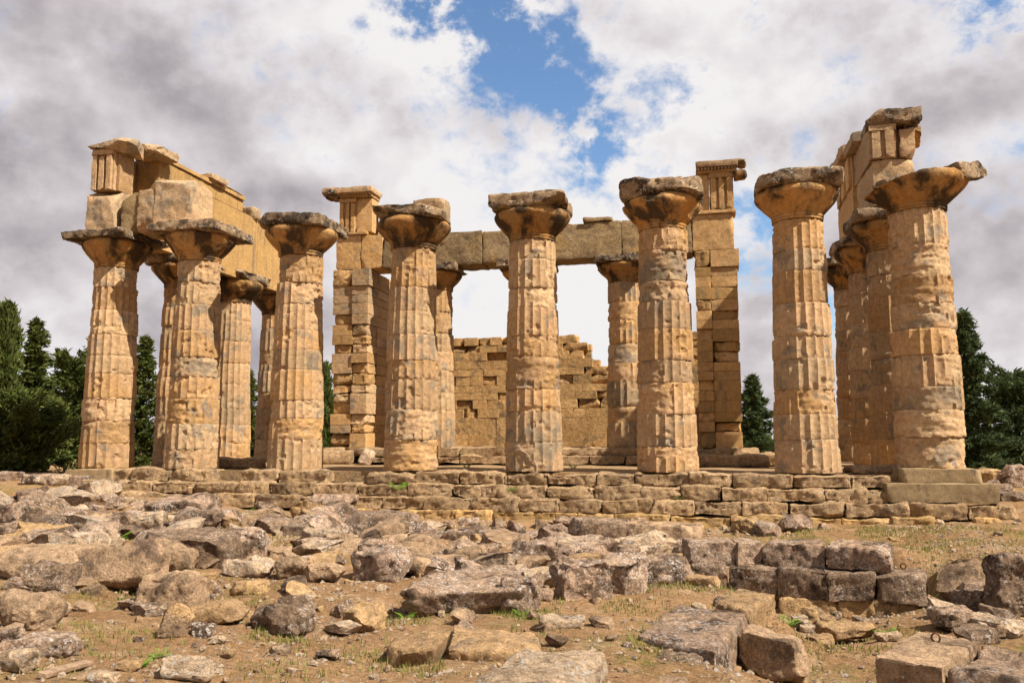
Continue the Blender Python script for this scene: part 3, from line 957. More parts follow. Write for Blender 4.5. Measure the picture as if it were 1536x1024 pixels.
ruined_wall('ruined cella cross wall of squared blocks, stepping down at its right end', -6.7, 7.1, 13.0, 14.0, .62, back_prof, 81)
tag(box_stone('stone_lintel', (2.5, 6.6), (14.05, 14.8), (3.86, 4.42), M['wall'], None, 85, res=.1, rough=.02, rnd=.03, chips=3, chipd=.1),
    'lone stone lintel spanning a gap in the cella ruins', 'lintel')
tag(box_stone('stone_jamb', (2.6, 3.3), (14.05, 14.8), (.6, 3.85), M['wall'], None, 86, res=.12, rough=.02, rnd=.03, chips=3, chipd=.1), 'stone jamb behind the cella wall holding up the left end of the lintel', 'door jamb')
tag(box_stone('stone_jamb', (5.9, 6.5), (14.05, 14.8), (.6, 3.85), M['wall'], None, 87, res=.12, rough=.02, rnd=.03, chips=3, chipd=.1), 'stone jamb behind the cella wall holding up the right end of the lintel', 'door jamb')
v, f = stone((2.0, 1.0, .24), 88, res=.08, rough=.04, rnd=.08, chips=4, chipd=.12)
tag(mesh('coping_slab', v, f, M['abacus'], loc=(-.95, 13.4, TOP[0]+.10)), 'flat slab lying on top of the ruined cella wall', 'coping slab')
ruined_wall('low left side wall of the cella behind the left anta pier', -8.3, -7.3, 10.35, 13.0, .62, lambda y: 3.4, 82, along='y', res=.14)
ruined_wall('low right side wall of the cella behind the right anta pier', 7.3, 8.3, 10.35, 13.0, .62, lambda y: 3.2, 83, along='y', res=.14)

# ------------------------------------------------------------------ fallen blocks
ZR = .228     # rotation that lays a block parallel to the picture


def fallen(name, label, px, py, w, h, kind, dr=.7, yaw=0.0, tilt=(0, 0), rnd=.12, chips=5, chipd=.22, seed=None, sink=.10, rough=.05, cat='block', z=None, taper=0.0, hm=None):
    """px, py: middle of its front foot in the photograph; w, h: its breadth and height there"""
    p = ground(px, py) if z is None else onZ(px, py, z)
    dep = float((p-CAM)@FW)
    mpp = dep/FPX
    wm = w*mpp*1.05
    h = h*.95
    dm = dr*wm
    slope = (CAM[2]-p[2])/dep
    hmm = hm if hm else max(h*mpp-dm*slope*.8, .28*h*mpp, .10)
    hmm *= 1+sink
    fw = np.array([FW[0], FW[1]]); fw = fw/np.linalg.norm(fw)
    c = np.array([p[0], p[1]])+fw*dm*.5
    seed = seed if seed is not None else int(px*13+py*7)
    v, f = stone((wm, dm, hmm), seed, res=max(.026, min(.05, wm/26)), rough=min(rough, .075*min(wm, hmm)+.01), rnd=min(rnd*.55, .4*hmm), chips=chips+7, chipd=chipd*1.4, pit=.008, freq=min(7, 2.2/max(wm, .3)+1.6), taper=taper-.06-.16*((int(px)*7) % 10)/10, maxn=36)
    o = mesh(name, v, f, M[kind], None, loc=(c[0], c[1], p[2]+hmm*(.5-sink)), rot=(tilt[0], tilt[1], ZR+yaw), sharp=38)
    return tag(o, label, cat)


B = fallen


def slab(name, label, quad, ztop, h, kind, seed=None, rnd=.04, rough=.03, chips=5, chipd=.10, undercut=0.0, cat='slab', lean=0.0):
    """quad: the four corners of the top face in the photograph (front left, front right, back right, back left)"""
    Q = [onZ(px, py, ztop)[:2] for px, py in quad]
    a, b, c, d = Q
    wm = (np.linalg.norm(b-a)+np.linalg.norm(c-d))/2
    dm = (np.linalg.norm(d-a)+np.linalg.norm(c-b))/2
    cen = (a+b+c+d)/4
    seed = seed if seed is not None else int(quad[0][0]*13+quad[0][1]*7)
    v, f = stone((wm, dm, h), seed, res=max(.032, wm/36), rough=rough, rnd=rnd, chips=chips, chipd=chipd, pit=.010, freq=2.4, taper=-undercut, maxn=40)
    k = 1+undercut*.5
    u = v[:, 0]/wm/k+.5; w = v[:, 1]/dm/k+.5
    P = (1-u)[:, None]*(1-w)[:, None]*a+u[:, None]*(1-w)[:, None]*b+u[:, None]*w[:, None]*c+(1-u)[:, None]*w[:, None]*d
    v = np.concatenate([P-cen, (v[:, 2]-h/2)[:, None]+(lean*(v[:, 0]/wm))[:, None]], 1)
    return tag(mesh(name, v, f, M[kind], None, loc=(cen[0], cen[1], ztop), sharp=38), label, cat)
# left bank
B('fallen_block', 'low weathered block at the far left end of the upper ridge', 10, 721, 34, 15, 'rock')
B('fallen_block', 'rounded ridge block just left of the long ridge block, under the trees', 45, 727, 42, 17, 'rock')
B('fallen_block', 'pale ridge block between two others below the dark trees', 74, 728, 36, 18, 'white')
B('fallen_block', 'longest ridge block, ending at the concrete beam', 113, 729, 54, 18, 'rock', dr=.5)
B('flat_stone', 'small flat reddish stone perched on the ridge below the trees', 45, 711, 22, 7, 'tan', cat='stone')
B('fallen_block', 'dark-fronted block lying against the left end of the temple steps', 177, 744, 72, 26, 'rock', dr=.6)
B('fallen_block', 'pinkish boulder below the dark-fronted block on the left bank', 152, 764, 40, 25, 'rock')
B('boulder', 'small round grey boulder on the upper left bank', 129, 769, 17, 17, 'dark', cat='boulder', chips=3, rnd=.2)
B('fallen_block', 'left half of the long broken ledge on the upper left bank', 101, 794, 52, 31, 'rock', dr=.6, tilt=(.1, .08))
B('fallen_block', 'right half of the long broken ledge, with a fern at its foot', 158, 799, 64, 31, 'rock', dr=.5, tilt=(0, -.05))
B('fallen_block', 'upright squarish chunk between the fern and the overhanging slab', 212, 801, 42, 36, 'white', dr=.8, yaw=.3)
B('overhanging_slab', 'big pale overhanging slab with a black hollow under its left end', 262, 782, 86, 40, 'rock', dr=.7, tilt=(.12, -.14), cat='slab')
B('boulder', 'rounded boulder right of the overhanging slab', 291, 796, 62, 36, 'rock', cat='boulder', rnd=.25)
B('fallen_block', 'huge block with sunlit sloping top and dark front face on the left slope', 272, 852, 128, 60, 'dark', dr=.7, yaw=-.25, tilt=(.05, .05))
B('fallen_block', 'grey block standing right beside the huge dark-fronted block', 367, 837, 50, 46, 'rock', yaw=.3)
B('fallen_block', 'pale flat-sided block with a sunlit white face on the left bank', 112, 831, 80, 36, 'white', dr=.7, yaw=-.1)
B('fallen_block', 'pinkish smooth slab with a notched edge at the left bank', 42, 818, 76, 30, 'tan', dr=.8, tilt=(.2, .1))
B('stone', 'cream stone wedged between two blocks on the left bank', 166, 826, 28, 22, 'white', cat='stone')
B('tilted_slab', 'large tilted slab with smooth brown face, below the pale flat-sided block', 168, 884, 118, 66, 'smooth', dr=.45, yaw=-.12, tilt=(-.5, -.12), cat='slab', chipd=.15)
B('fallen_block', 'narrow tilted block leaning behind the big brown boulder', 248, 860, 62, 48, 'smooth', dr=.8, tilt=(.1, .4))
B('boulder', 'big brown boulder with dark undercut front, left of the bare earth', 246, 921, 88, 76, 'smooth', dr=.8, yaw=-.3, tilt=(-.1, .1), cat='boulder', rnd=.22)
B('fallen_block', 'broad grey block at the left edge with a sloping top', 38, 874, 92, 55, 'smooth', dr=.8, tilt=(.1, .05))
B('fallen_block', 'dark cube-like block with an orange lichen spot near the left edge', 60, 890, 70, 50, 'dark', dr=.8, yaw=.3)
B('boulder', 'great round boulder cut by the left edge of the picture', 22, 949, 78, 72, 'smooth', dr=.9, cat='boulder', rnd=.4, chips=7)
B('stone', 'pale stone beside the great round boulder at the left edge', 76, 926, 34, 26, 'white', cat='stone')
B('fallen_block', 'jumbled low block under the great round boulder', 62, 984, 76, 38, 'rock', dr=.7)
B('stone', 'round mauve-grey stone at the left edge below the great boulder', 13, 964, 32, 26, 'rock', cat='stone', rnd=.2)
B('boulder', 'pale pitted boulder in the bottom left corner', 14, 1010, 52, 42, 'white', cat='boulder')
B('leaning_slab', 'small slab leaning up on edge beside the bare earth', 258, 958, 40, 58, 'tan', dr=.4, yaw=.5, tilt=(.1, .35), cat='slab')
B('sunken_slab', 'long half-buried slab sloping up from the small leaning slab', 312, 937, 84, 38, 'tan', dr=.7, tilt=(0, -.2), cat='slab')
B('fallen_block', 'pale low block behind the bare earth on the left slope', 368, 866, 66, 30, 'white', dr=.6)
B('fallen_block', 'low pinkish stone before the pale low block', 370, 892, 54, 24, 'tan', dr=.6)
B('stone', 'flat pink stone right of the big brown boulder', 305, 869, 32, 13, 'tan', cat='stone')
B('boulder', 'white pitted boulder lying low near the bottom left', 270, 1022, 78, 44, 'white', dr=.7, cat='boulder')
B('fallen_block', 'yellow block beside the thin dry weed at the bottom left', 190, 1008, 34, 24, 'tan')
B('stone', 'pale stone at the bottom edge beside the yellow block', 150, 1026, 46, 18, 'white', cat='stone')
# middle
B('boulder', 'left of two rounded humps in the middle of the rubble', 432, 870, 46, 40, 'smooth', cat='boulder', rnd=.3)
B('boulder', 'right of two rounded humps in the middle of the rubble', 482, 874, 58, 38, 'smooth', cat='boulder', rnd=.3)
B('stone', 'rounded stone left of the two humps', 388, 863, 30, 28, 'white', cat='stone', rnd=.15)
B('fallen_block', 'tilted block with a bright top before the dark ledge', 479, 816, 52, 26, 'white', dr=.6, tilt=(.15, .1))
B('ledge_block', 'long low ledge with a dark front edge left of the great dark block', 476, 806, 116, 24, 'dark', dr=.5, rnd=.05)
B('fallen_block', 'lower stone of the two stacked before the steps', 500, 775, 52, 20, 'rock', dr=.6)
B('fallen_block', 'upper stone of the two stacked before the steps', 498, 758, 58, 18, 'rock', dr=.6, z=-.93)
B('fallen_block', 'broad layered block leaning on the lower temple steps', 594, 770, 88, 27, 'rock', dr=.5)
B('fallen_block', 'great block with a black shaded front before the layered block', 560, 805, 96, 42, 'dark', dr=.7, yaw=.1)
B('tilted_slab', 'smooth tilted slab propped against the great black-fronted block', 574, 814, 72, 32, 'smooth', dr=.5, yaw=.35, tilt=(0, -.42), cat='slab')
B('boulder', 'back boulder of the pair with an orange lichen crest', 560, 838, 50, 34, 'rock', cat='boulder', rnd=.2)
B('boulder', 'front boulder of the pair, undercut and resting on earth', 566, 872, 76, 54, 'rock', dr=.8, yaw=-.2, tilt=(.2, 0), cat='boulder', rnd=.22)
B('fallen_block', 'squared grey block between the boulder pair and the low wall', 621, 842, 78, 44, 'smooth', dr=.7, yaw=.2)
B('fallen_block', 'rounded slab behind the huge dark-edged slab', 648, 866, 100, 38, 'smooth', dr=.6, rnd=.2)
slab('huge_slab', 'huge grey slab with black undercut front edge in the middle foreground', [(616, 884), (784, 880), (772, 848), (655, 853)], -1.14, .42, 'rock', undercut=.22, rough=.05, rnd=.08)
B('fallen_block', 'brownish block between the low wall and the huge slab', 694, 852, 56, 34, 'smooth', dr=.7)
B('fallen_block', 'dark hollowed block above the right end of the huge slab', 752, 858, 66, 34, 'dark', dr=.7)
B('boulder', 'dark rough boulder on the bare earth, left foreground', 418, 953, 78, 56, 'dark', dr=.8, yaw=-.3, cat='boulder', rnd=.16)
B('fallen_block', 'bright ochre cube-like block in the earth hollow', 538, 948, 52, 44, 'tan', dr=.9, yaw=-.4, tilt=(.12, .1), rnd=.05, chips=3)
B('stone', 'small pinkish stone behind the bright ochre block', 511, 926, 24, 17, 'white', cat='stone')
B('upright_sherd', 'thin pale sherd standing upright in the earth bank', 462, 913, 16, 24, 'white', dr=.5, tilt=(0, .3), cat='sherd')
slab('undercut_slab', 'tan slab with a black undercut at its left front', [(583, 972), (650, 974), (674, 948), (602, 944)], -1.26, .26, 'tan', undercut=.35, lean=.06)
slab('flat_slab', 'long flat tan slab below the huge grey slab', [(671, 972), (812, 976), (802, 944), (682, 936)], -1.30, .22, 'tan', undercut=.08)
B('stone', 'grey rounded stone on the bare earth near the bottom', 489, 994, 40, 26, 'rock', cat='stone', rnd=.12)
B('stone', 'flat cream stone on the bare earth left of the grey rounded stone', 417, 983, 28, 11, 'white', cat='stone')
# right of the middle
B('fallen_block', 'big dark block lying just below the temple footing', 899, 806, 92, 32, 'dark', dr=.5, rnd=.06)
B('fallen_slab', 'broad tan-grey slab beside the big dark block, below the footing', 1000, 811, 116, 30, 'smooth', dr=.5, rnd=.10, cat='slab')
B('fallen_block', 'cream squared stone right of the broad tan-grey slab', 1119, 799, 34, 24, 'tan', rnd=.05)
B('tilted_block', 'tilted block with a sunlit pale top before the low wall', 958, 834, 74, 36, 'white', dr=.7, yaw=.4, tilt=(-.1, -.2))
B('fallen_block', 'small dark block tucked under the tilted pale-topped block', 909, 826, 34, 20, 'dark')
B('boulder', 'tall rounded boulder at the left of the lichen boulders', 808, 860, 64, 60, 'rock', dr=.7, cat='boulder', tilt=(0, -.1), rnd=.18)
B('fallen_block', 'low rounded block behind the lichen boulders', 872, 846, 68, 34, 'rock', rnd=.16)
B('boulder', 'big boulder with orange lichen on its crown', 872, 899, 72, 70, 'rock', dr=.8, cat='boulder', rnd=.2, yaw=.2)
B('fallen_block', 'pale block with a black triangular front right of the orange-crowned boulder', 932, 892, 66, 66, 'rock', dr=.9, yaw=-.5, tilt=(.15, 0))
B('fallen_block', 'wide block with shaded underside facing the grass patch', 995, 877, 90, 50, 'rock', dr=.6, tilt=(.2, 0), rnd=.12)
B('fallen_block', 'grey block between the tilted block and the low wall', 1016, 829, 44, 22, 'dark')
B('flat_slab', 'thin flat slab lying at the foot of the low wall', 1054, 878, 56, 16, 'tan', dr=.5, yaw=-.3, rnd=.03, cat='slab')
B('stone', 'round-topped stone at the foot of the tall rounded boulder', 804, 878, 58, 29, 'rock', cat='stone', rnd=.14)
B('stone', 'rounded stone in front of the orange-crowned boulder', 868, 897, 36, 28, 'rock', cat='stone', rnd=.14)
B('boulder', 'pitted boulder at the right end of the huge grey slab', 785, 920, 52, 62, 'rock', dr=.8, cat='boulder', rnd=.14)
B('flat_stone', 'pale flat-topped stone tilting over a fern in the foreground', 845, 943, 66, 26, 'white', dr=.6, tilt=(.1, .1), cat='stone')
B('stone', 'small brown stone left of the orange-crowned boulder', 816, 901, 24, 19, 'rock', cat='stone')
B('stone', 'small cream stone beside the edge of the paving', 1051, 919, 21, 17, 'white', cat='stone')
B('flat_stone', 'dark thin stone lying on the joint of the paving blocks', 1097, 913, 38, 18, 'dark', dr=.5, yaw=-.3, cat='stone')
# paved edge above the trench
slab('paving_block', 'great paving block with worn grey top and right edge above the trench', [(958, 954), (1074, 976), (1124, 914), (1012, 906)], -1.38, .50, 'rock', cat='block')
slab('paving_block', 'ochre paving block next beyond the great worn one', [(1076, 906), (1126, 914), (1165, 889), (1108, 879)], -1.38, .62, 'tan', cat='block')
slab('paving_block', 'low dark block in front of the great paving block', [(944, 984), (1042, 1006), (1056, 980), (962, 968)], -1.46, .4, 'dark', cat='block')
slab('paving_block', 'lower ledge block along the trench below the great paving block', [(1040, 1034), (1086, 1030), (1168, 932), (1140, 928)], -1.80, .4, 'tan', cat='block')
slab('great_slab', 'great pale pitted slab at the bottom edge, tan on its right side', [(668, 1060), (868, 1046), (908, 976), (770, 980)], -1.26, .40, 'white', rough=.05)
slab('fallen_slab', 'grey slab cut by the bottom edge beside the great pale slab', [(885, 1062), (1010, 1064), (1032, 1014), (930, 1008)], -1.48, .3, 'smooth')
# right foreground
B('boulder', 'great tilted brown boulder in the trench, with a flat sunlit flank', 1182, 1018, 92, 78, 'smooth', dr=.9, yaw=-.6, tilt=(-.15, .12), cat='boulder', rnd=.08, chips=6)
B('fallen_block', 'tan stone with an uneven top beside the pile of small stones', 1278, 963, 70, 32, 'tan', dr=.6)
for k, (px, py, w, h, kd) in enumerate([(1203, 933, 24, 12, 'white'), (1224, 931, 28, 22, 'tan'), (1245, 940, 30, 20, 'tan'), (1206, 946, 22, 18, 'white'), (1223, 950, 30, 10, 'white'), (1236, 966, 38, 16, 'tan'), (1258, 928, 16, 10, 'white'), (1293, 938, 22, 14, 'white')]):
    o = B('small_stone', 'small angular stone in the pale pile at the foot of the low wall', px, py, w, h, kd, yaw=k*.7, cat='stone', rnd=.03)
    o['group'] = 'small stones piled in the trench'
B('stone', 'pale stone among ferns right of the tan uneven stone', 1336, 962, 36, 19, 'white', cat='stone')
slab('great_block', 'great squared block with flat grey top and iron ring, bottom right', [(1312, 984), (1414, 1000), (1472, 957), (1376, 944)], -1.34, .85, 'smooth', rnd=.02, rough=.012, chips=3, chipd=.05, cat='block')
slab('great_block', 'rough-topped broken block right of the ringed great block', [(1418, 1006), (1570, 1034), (1570, 978), (1474, 961)], -1.36, .85, 'rock', rnd=.06, rough=.05, chips=8, chipd=.2, cat='block')
B('leaning_slab', 'triangular brown slab leaning behind the right end of the low wall', 1462, 898, 92, 66, 'smooth', dr=.35, yaw=-.25, tilt=(-.3, .35), rnd=.05, cat='slab', chips=7, chipd=.35)
B('fallen_block', 'dark block right of the low wall end, below the triangular slab', 1446, 948, 62, 42, 'rock', dr=.7)
B('fallen_block', 'long dark stone behind the rough-topped block', 1474, 966, 60, 28, 'dark', dr=.6, yaw=.3)
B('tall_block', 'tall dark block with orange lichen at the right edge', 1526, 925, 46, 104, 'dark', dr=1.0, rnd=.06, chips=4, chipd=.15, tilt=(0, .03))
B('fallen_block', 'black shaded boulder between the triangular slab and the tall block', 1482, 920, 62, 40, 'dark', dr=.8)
B('fallen_slab', 'pale flat slab at the right edge below the tall block', 1514, 955, 60, 30, 'white', dr=.8, rnd=.05, cat='slab')
B('stone', 'small brown stone lying alone on the green grass at the right', 1344, 812, 14, 9, 'tan', cat='stone')
# behind on the right
B('boulder', 'upper grey boulder of the heap behind the right corner column', 1508, 712, 50, 28, 'rock', cat='boulder')
B('boulder', 'brown boulder left in the heap behind the right corner column', 1490, 724, 34, 22, 'tan', cat='boulder')
B('boulder', 'boulder cut by the right edge in the heap behind the plinths', 1528, 730, 32, 34, 'rock', cat='boulder')
B('boulder', 'dark low boulder at the right edge beyond the temple steps', 1522, 752, 38, 16, 'dark', cat='boulder')

# the low foundation wall
def low_wall(label, name, segs, ztop, zbot, mat, seed, depth=.85, rnd=.05):
    p0 = onZ(segs[0][0], segs[0][2], ztop)
    t = thing(name, label, 'foundation wall', (p0[0], p0[1], zbot))
    for k, (xa, xb, ya, yb) in enumerate(segs):
        a = onZ(xa, ya, ztop); b = onZ(xb, yb, ztop)
        d = b[:2]-a[:2]; L = np.linalg.norm(d); u = d/L
        nrm = np.array([-u[1], u[0]])
        c = (a[:2]+b[:2])/2+nrm*depth/2
        v, f = stone((L+.03, depth, ztop-zbot), seed+k, res=.04, rough=.035, rnd=rnd*.6, chips=6, chipd=.16, pit=.012, freq=2.8, maxn=36)
        mesh('block', v, f, M[mat], t, loc=(c[0]-p0[0], c[1]-p0[1], (ztop+zbot)/2-zbot), rot=(0, 0, math.atan2(u[1], u[0])))
    return t


low_wall('upper course of the low dark foundation wall before the temple', 'foundation_course', [(1034, 1108, 812, 812), (1108, 1144, 813, 813), (1144, 1236, 814, 817), (1238, 1332, 818, 823)], -1.0, -1.44, 'rock', 500, rnd=.05)
low_wall('lower course of the low dark foundation wall, stepping out over the trench', 'foundation_course', [(1040, 1092, 848, 849), (1092, 1165, 849, 853), (1167, 1239, 853, 858), (1241, 1312, 858, 860), (1314, 1392, 859, 862)], -1.42, -1.95, 'dark', 520, depth=1.0, rnd=.05)
low_wall('ochre bottom course of the low wall down in the trench, ending in a pale ledge', 'foundation_course', [(1170, 1258, 896, 898), (1259, 1312, 898, 899), (1313, 1414, 899, 903)], -1.90, -2.25, 'tan', 540, depth=.8, rnd=.06)
low_wall('row of worn grey blocks half buried before the temple footing', 'foundation_course', [(620, 662, 797, 798), (663, 700, 798, 799), (702, 742, 799, 801), (744, 800, 801, 804), (802, 895, 804, 808)], -1.26, -1.66, 'rock', 560, depth=.7, rnd=.08)

# loose blocks on the temple floor
for k, (x, y, s, lab) in enumerate([(-9.2, 1.6, (1.7, .9, .38), 'flat block on the temple floor right of the second front column'), (-7.9, 2.6, (1.2, .8, .45), 'rounded block on the temple floor left of the third front column'),
                                    (-8.1, 6.5, (2.2, 1.0, .62), 'dark block in front of the foot of the left anta pier'), (-6.3, 6.4, (.5, .5, .6), 'pale sherd leaning beside the left anta pier'),
                                    (7.9, 6.4, (3.0, .9, .45), 'long dark threshold block in front of the right anta pier'), (9.7, 7.2, (.9, .8, .5), 'tan rubble stone right of the right anta pier'),
                                    (10.6, 7.8, (.9, .7, .42), 'second rubble stone out from the right anta pier'), (12.0, .6, (1.5, .8, .26), 'low block on the floor between the lone column and the corner column'),
                                    (-11.6, 1.0, (1.2, .9, .34), 'grey block on the floor between the two leftmost front columns')]):
    v, f = stone(s, 700+k, res=.06, rough=.05, rnd=.1, chips=4, chipd=.18, pit=.012)
    tag(mesh('floor_block', v, f, M['white' if k == 3 else 'step'], loc=(x, y, s[2]/2-.06), rot=(0, .35 if k == 3 else 0, k*.4 % .5)), lab, 'block')

# ------------------------------------------------------------------ small stones
protos = []
for k in range(8):
    kd = ['white', 'tan', 'rock', 'smooth', 'white', 'tan', 'rock', 'white'][k]
    r = np.random.RandomState(900+k)
    v, f = stone((1.0, .6+.4*r.rand(), .45+.3*r.rand()), 900+k, res=.10, rough=.05, rnd=.10, chips=10, chipd=.45, pit=.03, freq=3)
    po = mesh('small_stone', v, f, M[kd], sharp=38)
    protos.append(po.data)
    bpy.data.objects.remove(po)
rr = random.Random(3)
zones = [('rubble_stone', (-10, 150, 742, 830), 120, 'pale rubble stone in the dense scatter on the upper left bank', 'rubble stones on the left bank', (10, 42)),
         ('rubble_stone', (140, 330, 752, 800), 40, 'pinkish rubble stone between the blocks under the left end of the steps', 'rubble stones under the left steps', (9, 34)),
         ('rubble_stone', (330, 640, 766, 830), 60, 'grey rubble stone among the blocks before the third and fourth columns', 'rubble stones before the third and fourth columns', (9, 38)),
         ('rubble_stone', (560, 960, 810, 905), 44, 'lichen-grey rubble stone in the central pile of boulders', 'rubble stones in the central pile', (9, 36)),
         ('loose_stone', (140, 560, 800, 900), 150, 'small loose stone on the slope among the fallen blocks', 'loose stones on the slope', (5, 18)),
         ('loose_stone', (620, 1240, 776, 802), 130, 'pale loose stone lying along the foot of the temple footing', 'loose stones along the footing', (5, 18)),
         ('small_stone', (0, 560, 900, 1022), 120, 'small stone scattered over the bare earth of the left foreground', 'small stones on the bare earth', (4, 18)),
         ('small_stone', (560, 1040, 850, 1022), 130, 'small stone scattered over the middle foreground', 'small stones in the middle foreground', (4, 18)),
         ('small_stone', (1120, 1420, 925, 1015), 30, 'small stone scattered on the trench floor', 'small stones in the trench', (4, 16)),
         ('small_stone', (1400, 1536, 690, 960), 40, 'small stone scattered around the blocks at the right edge', 'small stones at the right edge', (5, 20))]
for sname, (xa, xb, ya, yb), n, lab, grp, (sa, sb) in zones:
    for _ in range(n):
        px = rr.uniform(xa, xb); py = rr.uniform(ya, yb)
        p = ground(px, py)
        s = rr.uniform(sa, sb)*(rr.random()**.6)*float((p-CAM)@FW)/FPX
        s = max(s, .05)
        k = rr.randrange(8)
        o = bpy.data.objects.new(sname, protos[k])
        COL.objects.link(o)
        o.location = (p[0], p[1], p[2]+s*.12)
        o.scale = (s, s, s)
        o.rotation_euler = (rr.uniform(-.3, .3), rr.uniform(-.3, .3), rr.uniform(0, 6.28))
        tag(o, lab, 'stone', grp)

# crowded heaps of broken blocks
bp = []
for k in range(10):
    r = np.random.RandomState(1200+k)
    v, f = stone((1.0, .6+.3*r.rand(), .40+.3*r.rand()), 1200+k, res=.04, rough=.028, rnd=.03, chips=13, chipd=.45, pit=.010, freq=3.4, maxn=26, taper=-.22)
    po = mesh('broken_block', v, f, M[['rock', 'smooth', 'rock', 'dark', 'white', 'rock', 'smooth', 'rock', 'tan', 'rock'][k]], sharp=38)
    bp.append(po.data); bpy.data.objects.remove(po)
rr = random.Random(17)
for (xa, xb, ya, yb), n, lab, grp, (sa, sb) in [
        ((-20, 150, 756, 850), 30, 'grey broken block in the crowded heap on the upper left bank', 'broken blocks heaped on the left bank', (30, 74)),
        ((130, 400, 764, 860), 30, 'grey broken block in the tumble below the first three columns', 'broken blocks tumbled below the first columns', (28, 70)),
        ((400, 640, 776, 850), 30, 'grey broken block in the tumble between the humps and the steps', 'broken blocks tumbled before the middle steps', (30, 76)),
        ((640, 1000, 806, 885), 26, 'lichen-spotted broken block in the central pile before the low wall', 'broken blocks of the central pile', (30, 72)),
        ((0, 560, 862, 985), 26, 'small broken block lying on the bare earth of the left foreground', 'broken blocks on the bare earth', (22, 50)),
        ((560, 960, 880, 990), 16, 'small broken block lying in the middle foreground', 'broken blocks in the middle foreground', (20, 46)),
        ((640, 1230, 782, 806), 24, 'broken block lying along the foot of the ochre footing', 'broken blocks along the footing', (18, 44)),
        ((1400, 1550, 850, 960), 12, 'broken block in the shaded heap around the tall block at the right edge', 'broken blocks at the right edge', (30, 66)),
        ((1470, 1560, 700, 745), 8, 'broken block of the far heap beyond the right plinths', 'broken blocks beyond the plinths', (20, 40))]:
    for _ in range(n):
        p = ground(rr.uniform(xa, xb), rr.uniform(ya, yb))
        sz = rr.uniform(sa, sb)*float((p-CAM)@FW)/FPX
        o = bpy.data.objects.new('broken_block', rr.choice(bp))
        COL.objects.link(o)
        o.location = (p[0], p[1], p[2]+sz*.13)
        o.scale = (sz, sz*rr.uniform(.8, 1.1), sz*rr.uniform(.6, .95))
        o.rotation_euler = (rr.uniform(-.3, .3), rr.uniform(-.3, .3), rr.uniform(0, 6.28))
        tag(o, lab, 'block', grp)

# pebbles: one mass of gravel
r = np.random.RandomState(12)
N = 26000
pv = np.array([(1, 0, 0), (-1, 0, 0), (0, 1, 0), (0, -1, 0), (0, 0, .7), (0, 0, -.7)], float)
pf = np.array([(0, 2, 4), (2, 1, 4), (1, 3, 4), (3, 0, 4), (2, 0, 5), (1, 2, 5), (3, 1, 5), (0, 3, 5)])
PX = r.uniform(-14, 17, N*3); PY = r.uniform(-20.5, -2.3, N*3)
keep = fbm(np.stack([PX*.5, PY*.5, PX*0], 1), 3, 5.0)+r.rand(N*3)*.5 > .18
PX = PX[keep][:N]; PY = PY[keep][:N]; N = len(PX)
PZ = H(PX, PY, True)
sc = .011+.055*r.rand(N)**4
ang = r.rand(N)*6.28
V = pv[None]*(r.rand(N, 6, 1)*.5+.7)*sc[:, None, None]*(1+.5*(r.rand(N, 1, 3)-.5))
ca, sa = np.cos(ang)[:, None], np.sin(ang)[:, None]
vx = V[:, :, 0]*ca-V[:, :, 1]*sa; vy = V[:, :, 0]*sa+V[:, :, 1]*ca
V = np.stack([vx+PX[:, None], vy+PY[:, None], V[:, :, 2]+PZ[:, None]+.004], 2).reshape(-1, 3)
Fp = (pf[None]+np.arange(N)[:, None, None]*6).reshape(-1, 3)
tag(mesh('gravel', V, Fp, M['white'], smooth=False), 'fine pale gravel strewn over the bare earth', 'gravel', kind='stuff')

# ------------------------------------------------------------------ grass and plants
spots = []
for px, py, rad, n in [(1290, 795, 2.2, 1300), (1420, 800, 2.2, 900), (1240, 806, 1.2, 500), (1400, 830, 1.4, 500), (1200, 785, 1.2, 300), (1380, 800, 1.5, 300), (1230, 812, 1.0, 250), (960, 880, 1.0, 420), (900, 905, .8, 220), (1010, 870, .9, 260), (1290, 985, .9, 420), (1200, 950, .5, 120),
                       (430, 810, 1.0, 240), (320, 872, .8, 300), (390, 905, .6, 220), (420, 955, .4, 200), (620, 930, .7, 260), (780, 925, .5, 300), (720, 920, .6, 260), (170, 890, .7, 160), (120, 950, .7, 160), (480, 820, .7, 160), (560, 990, .5, 120),
                       (690, 1000, .6, 300), (850, 985, .4, 80), (170, 735, 1.6, 240), (60, 740, 1.4, 200), (180, 810, .6, 200), (1060, 882, .6, 200), (1340, 830, .8, 200), (1470, 840, 1.2, 240), (460, 1010, .6, 120), (250, 800, .6, 120),
                       (1180, 930, .5, 160), (1330, 950, .5, 160), (1260, 1000, .4, 160), (640, 850, .4, 80), (330, 940, .4, 90)]:
    p = ground(px, py)
    for _ in range(n*2):
        a = rr.uniform(0, 6.28); q = rad*math.sqrt(rr.random())*rr.uniform(.5, 1.2)
        spots.append((p[0]+q*1.5*math.cos(a), p[1]+q*math.sin(a)))
for _ in range(90):
    px, py = rr.uniform(-20, 1540), rr.uniform(790, 1020)
    p = ground(px, py)
    for _ in range(70):
        a = rr.uniform(0, 6.28); q = .55*rr.random()
        spots.append((p[0]+q*1.5*math.cos(a), p[1]+q*math.sin(a)))
sp = np.array(spots)
n1 = fbm(np.c_[sp*1.8, sp[:, :1]*0], 3, 8.0)
sp = sp[n1 > -.05]
n = len(sp)
gz = H(sp[:, 0], sp[:, 1], True)
hgt = .025+.075*r.rand(n)**1.5
az = r.rand(n)*6.28; lean = (r.rand(n)-.2)*hgt*.9
la = r.rand(n)*6.28
wd = .006+.006*r.rand(n)
bx, by = np.cos(az)*wd, np.sin(az)*wd
